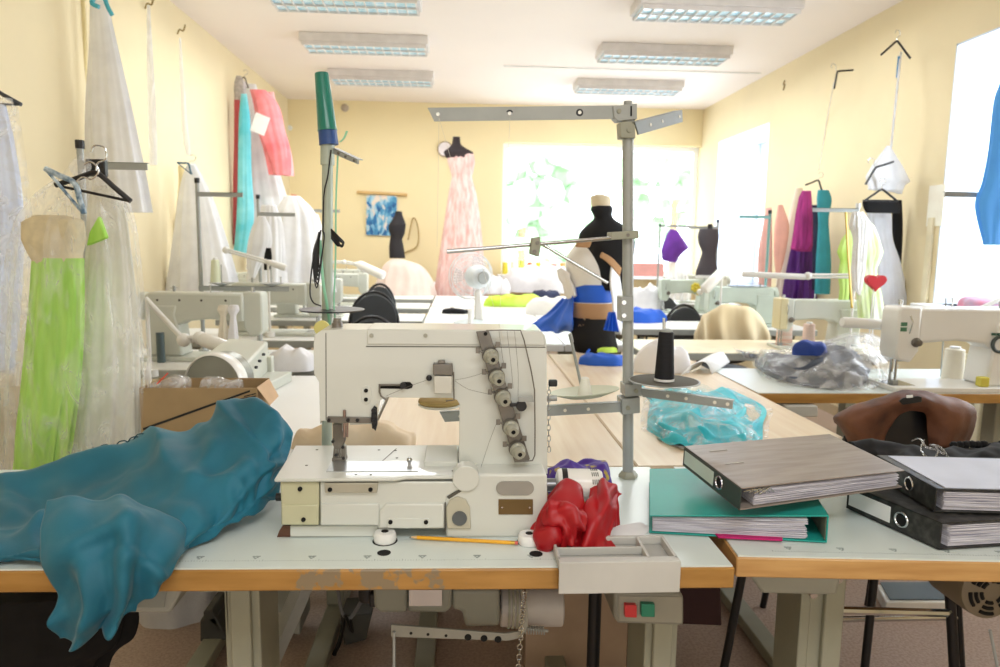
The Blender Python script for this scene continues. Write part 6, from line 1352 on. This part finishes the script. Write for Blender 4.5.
hp('white_bag', 'crumpled white carrier bag with a red print behind the black thread cone', 'bag', 664, 374, 56, 30, mat('white_red_print', '#f0eef0', .5, scale=10, hex2='#d2546a', lo=.66, hi=.69), dr=.5, seed=43)
sheet(cg([[(682, 372, 3.0), (690, 352, 3.1), (704, 350, 3.15), (712, 362, 3.05)], [(690, 375, 2.95), (697, 362, 3.05), (708, 360, 3.1), (716, 368, 3.0)], [(700, 377, 2.9), (712, 366, 3.0), (722, 356, 3.1), (727, 354, 3.1)]]), 24, 24)
o = MB().grid([curve([pz(680, 376, .751), pz(690, 366, .79), pz(705, 362, .80), pz(712, 374, .751)], 14), curve([pz(700, 366, .76), pz(708, 356, .80), pz(722, 352, .80), pz(730, 362, .76)], 14)]).build('curled_paper', paperw_m, solid=.001); tag(o, 'curled white paper right of the black thread cone on the oak table', 'paper')
# heart pincushion
hc = pY(877, 282, 3.35); k = MB(); pts = []
for i in range(30):
    t = 2*PI*i/30; pts.append(hc + V(.0032*16*math.sin(t)**3, 0, .0028*(13*math.cos(t)-5*math.cos(2*t)-2*math.cos(3*t)-math.cos(4*t))))
k.prism(pts, (0, .03, 0)); ht = thing('heart_pincushion', 'red heart pincushion on thin white wires at right', 'pincushion', (hc.x, hc.y, .75)); k.build('heart', mat('heart_red', '#c8202c', .5), ht, bevel=.012, seg=3)
MB().cyl(hc+V(-.005, .015, -.03), V(hc.x-.02, 3.37, .0), .003).cyl(hc+V(.005, .015, -.03), V(hc.x+.02, 3.37, 0), .003).build('wire', white_m, ht)
# cardboard box with plastic bags
Yc = 2.02
cb_ = thing('cardboard_box', 'brown cardboard box with black printed lines on the left white table', 'box', (pY(198, 440, Yc).x, Yc+.1, .75))
x0 = pY(139, 388, Yc).x; x1 = pY(257, 388, Yc).x; ztb = pY(139, 388, Yc).z; dep = .13; t = .004
k = MB(); k.bb((x0, Yc, .7505), (x1, Yc+t, ztb)).bb((x0, Yc+dep, .7505), (x1, Yc+dep+t, ztb+.004)).bb((x0, Yc+t, .7505), (x0+t, Yc+dep, ztb)).bb((x1-t, Yc+t, .7505), (x1, Yc+dep, ztb)).bb((x0+t, Yc+t, .7505), (x1-t, Yc+dep, .754)); k.build('box_walls', card_m, cb_, flat=True)
k = MB().prism([V(x1, Yc, ztb), V(x1, Yc+dep, ztb), V(x1+.03, Yc+dep*.9, ztb-.05), V(x1+.03, Yc+.02, ztb-.055)], (0, 0, .003)); k.build('side_flap', mat('card_light', '#d3b08c', .85), cb_, flat=True)
k = MB(); k.pp([(143, 428), (250, 390), (250, 392), (143, 430.5)], Yc-.0012, Yc-.0002)
for i in range(5): k.pp([(244-6*i*.8, 396+2.6*i), (256, 396+2.6*i-3), (256, 397+2.6*i-3), (244-6*i*.8, 397+2.6*i)], Yc-.0012, Yc-.0002)
k.build('printed_lines', black_m, cb_, flat=True)
clr = film('zip_bag_clear', '#ffffff', .2, .5, scale=20, rough=.1)
for i, (px, w_) in enumerate(((172, 38), (222, 44))):
    o = heap(pY(px, 385, Yc+.07).x, Yc+.06, ztb-.012, w_/2*Yc/700, .045, .03, seed=51+i, crease=.5, freq=7, n=40, m=14).build('zip_bag', clr, angle=60); tag(o, ['clear zip bag with a red seal line at the left in the cardboard box', 'crumpled clear zip bag at the right in the cardboard box'][i], 'bag')
tag(MB().cyl(pY(157, 384, Yc+.03), pY(168, 373, Yc+.04), .0022, n=6).build('red_seal', mat('seal_red', '#e0452c', .5)), 'red zip seal strip standing up from the cardboard box', 'strip')
# beige draped chair and dark chairs
Yh = 4.42; hx_ = pY(732, 320, Yh).x
chair('chair draped with beige cloth behind the cream-topped table', hx_, Yh, ztop=pY(732, 308, Yh).z, w=.21, rz=0)
D = []
for (a0_, dy) in ((0, .06), (.0, -.05), (1, -.075), (2, -.08)):
    row = []
    for i in range(9):
        t_ = i/8; ang = PI-PI*t_
        px = 732+37*math.cos(ang); py = 343-37*math.sin(ang)**.8
        if a0_ == 1: py = py+(350-py)*.4
        if a0_ == 2: py = 352
        row.append(pY(px if a0_ < 2 else 732+38*math.cos(ang), py, Yh+dy))
    D.append(row)
tag(sheet(D, 70, 30, lambda u, v, p: .03*(sfold(u*13+.5*v+2*noise.noise(V(u*3, v, 2)))-.4)*min(1, v*1.5)).build('beige_cloth', mat('beige_drape', '#d5c19a', .85, hex2='#e6d8b8', scale=2, stretch=(5, 1, .5)), solid=.004, angle=80), 'beige cloth with a white border draped over the chair behind the cream table', 'cloth')
for i, (px, y_, lab) in enumerate(((372, 4.0, 'dark round-backed chair behind the big machine head, nearest of the left column'), (374, 5.0, 'dark round-backed chair in the left column, second from the big machine'), (380, 6.0, 'dark round-backed chair in the left column, farthest from the big machine'), (684, 5.45, 'dark round-backed chair right of the bust, nearer the grey bust'), (664, 6.5, 'dark round-backed chair partly hidden behind the blue fabric'))):
    top = {0: 317, 1: 292, 2: 284, 3: 305, 4: 297}[i]
    chair(lab, pY(px, 300, y_).x, y_, ztop=min(.98, pY(px, top, y_).z), w=[.17, .17, .13, .17, .15][i], rz=[0, .15, 0, .2, 0][i], fab=mat('dark_grey_seat', '#3a3d40', .7))
# purple blouse, grey bust
PG('purple_blouse', 'purple satin blouse hanging from the far right thread stand', 'blouse', [(640+x/4.17, 190+y/4.17) for x, y in ((128, 160), (112, 185), (90, 250), (92, 288), (105, 298), (118, 268), (135, 272), (148, 305), (160, 280), (175, 262), (200, 240), (180, 205), (158, 170))], 6.85, mat('purple_top_satin', '#6c2fa0', .5, var=.2, scale=8), folds=5, amp=.08, dr=.3)
G('white_garment', 'white garment hanging beneath the purple blouse', 'garment', [(672, 679, 258), (668, 684, 268), (664, 690, 285), (662, 690, 300)], 6.9, tulle, folds=6, amp=.1, dr=.4, n=36)
gbst = thing('dress_form', 'grey torso form hanging from a stand bar before the far side window', 'dress form', tuple(pY(708, 277, 5.9)))
loft([(700, 718, 229), (698, 719, 236), (699, 718, 244), (702, 716, 252), (700, 716, 260), (696, 718, 272), (696, 718, 277)], 5.92, dr=.5, n=36, m=30).build('torso', mat('grey_form', '#4a444a', .6), gbst, angle=85)
loft([(696, 718.5, 275), (696, 718.5, 278)], 5.92, dr=.52, n=36, m=4).build('white_hem', white_m, gbst)
MB().cyl(pY(710, 230, 5.92), pY(710, 224, 5.92), .02).build('neck_cap', black_m, gbst)
# sill pouch
p = pX(970, 303, XR-.05); po_ = thing('pouch', 'pink and grey sewing pouch on the near window sill', 'pouch', (XR+.02, p.y, .981))
heap(XR+.02, p.y, .981, .10, .14, .07, seed=61, crease=.1).build('pouch_body', mat('pouch_pink', '#b9a0b8', .6, hex2='#d87a90', scale=9), po_)
q = pz(152, 366, .75); tag(MB().cyl(q+V(0, .1, .0005), q+V(0, .1, .14), .018).build('dark_bottle', mat('bottle_dark', '#4a5a5c', .3)), 'small dark grey bottle standing left of the angled drum machine', 'bottle')
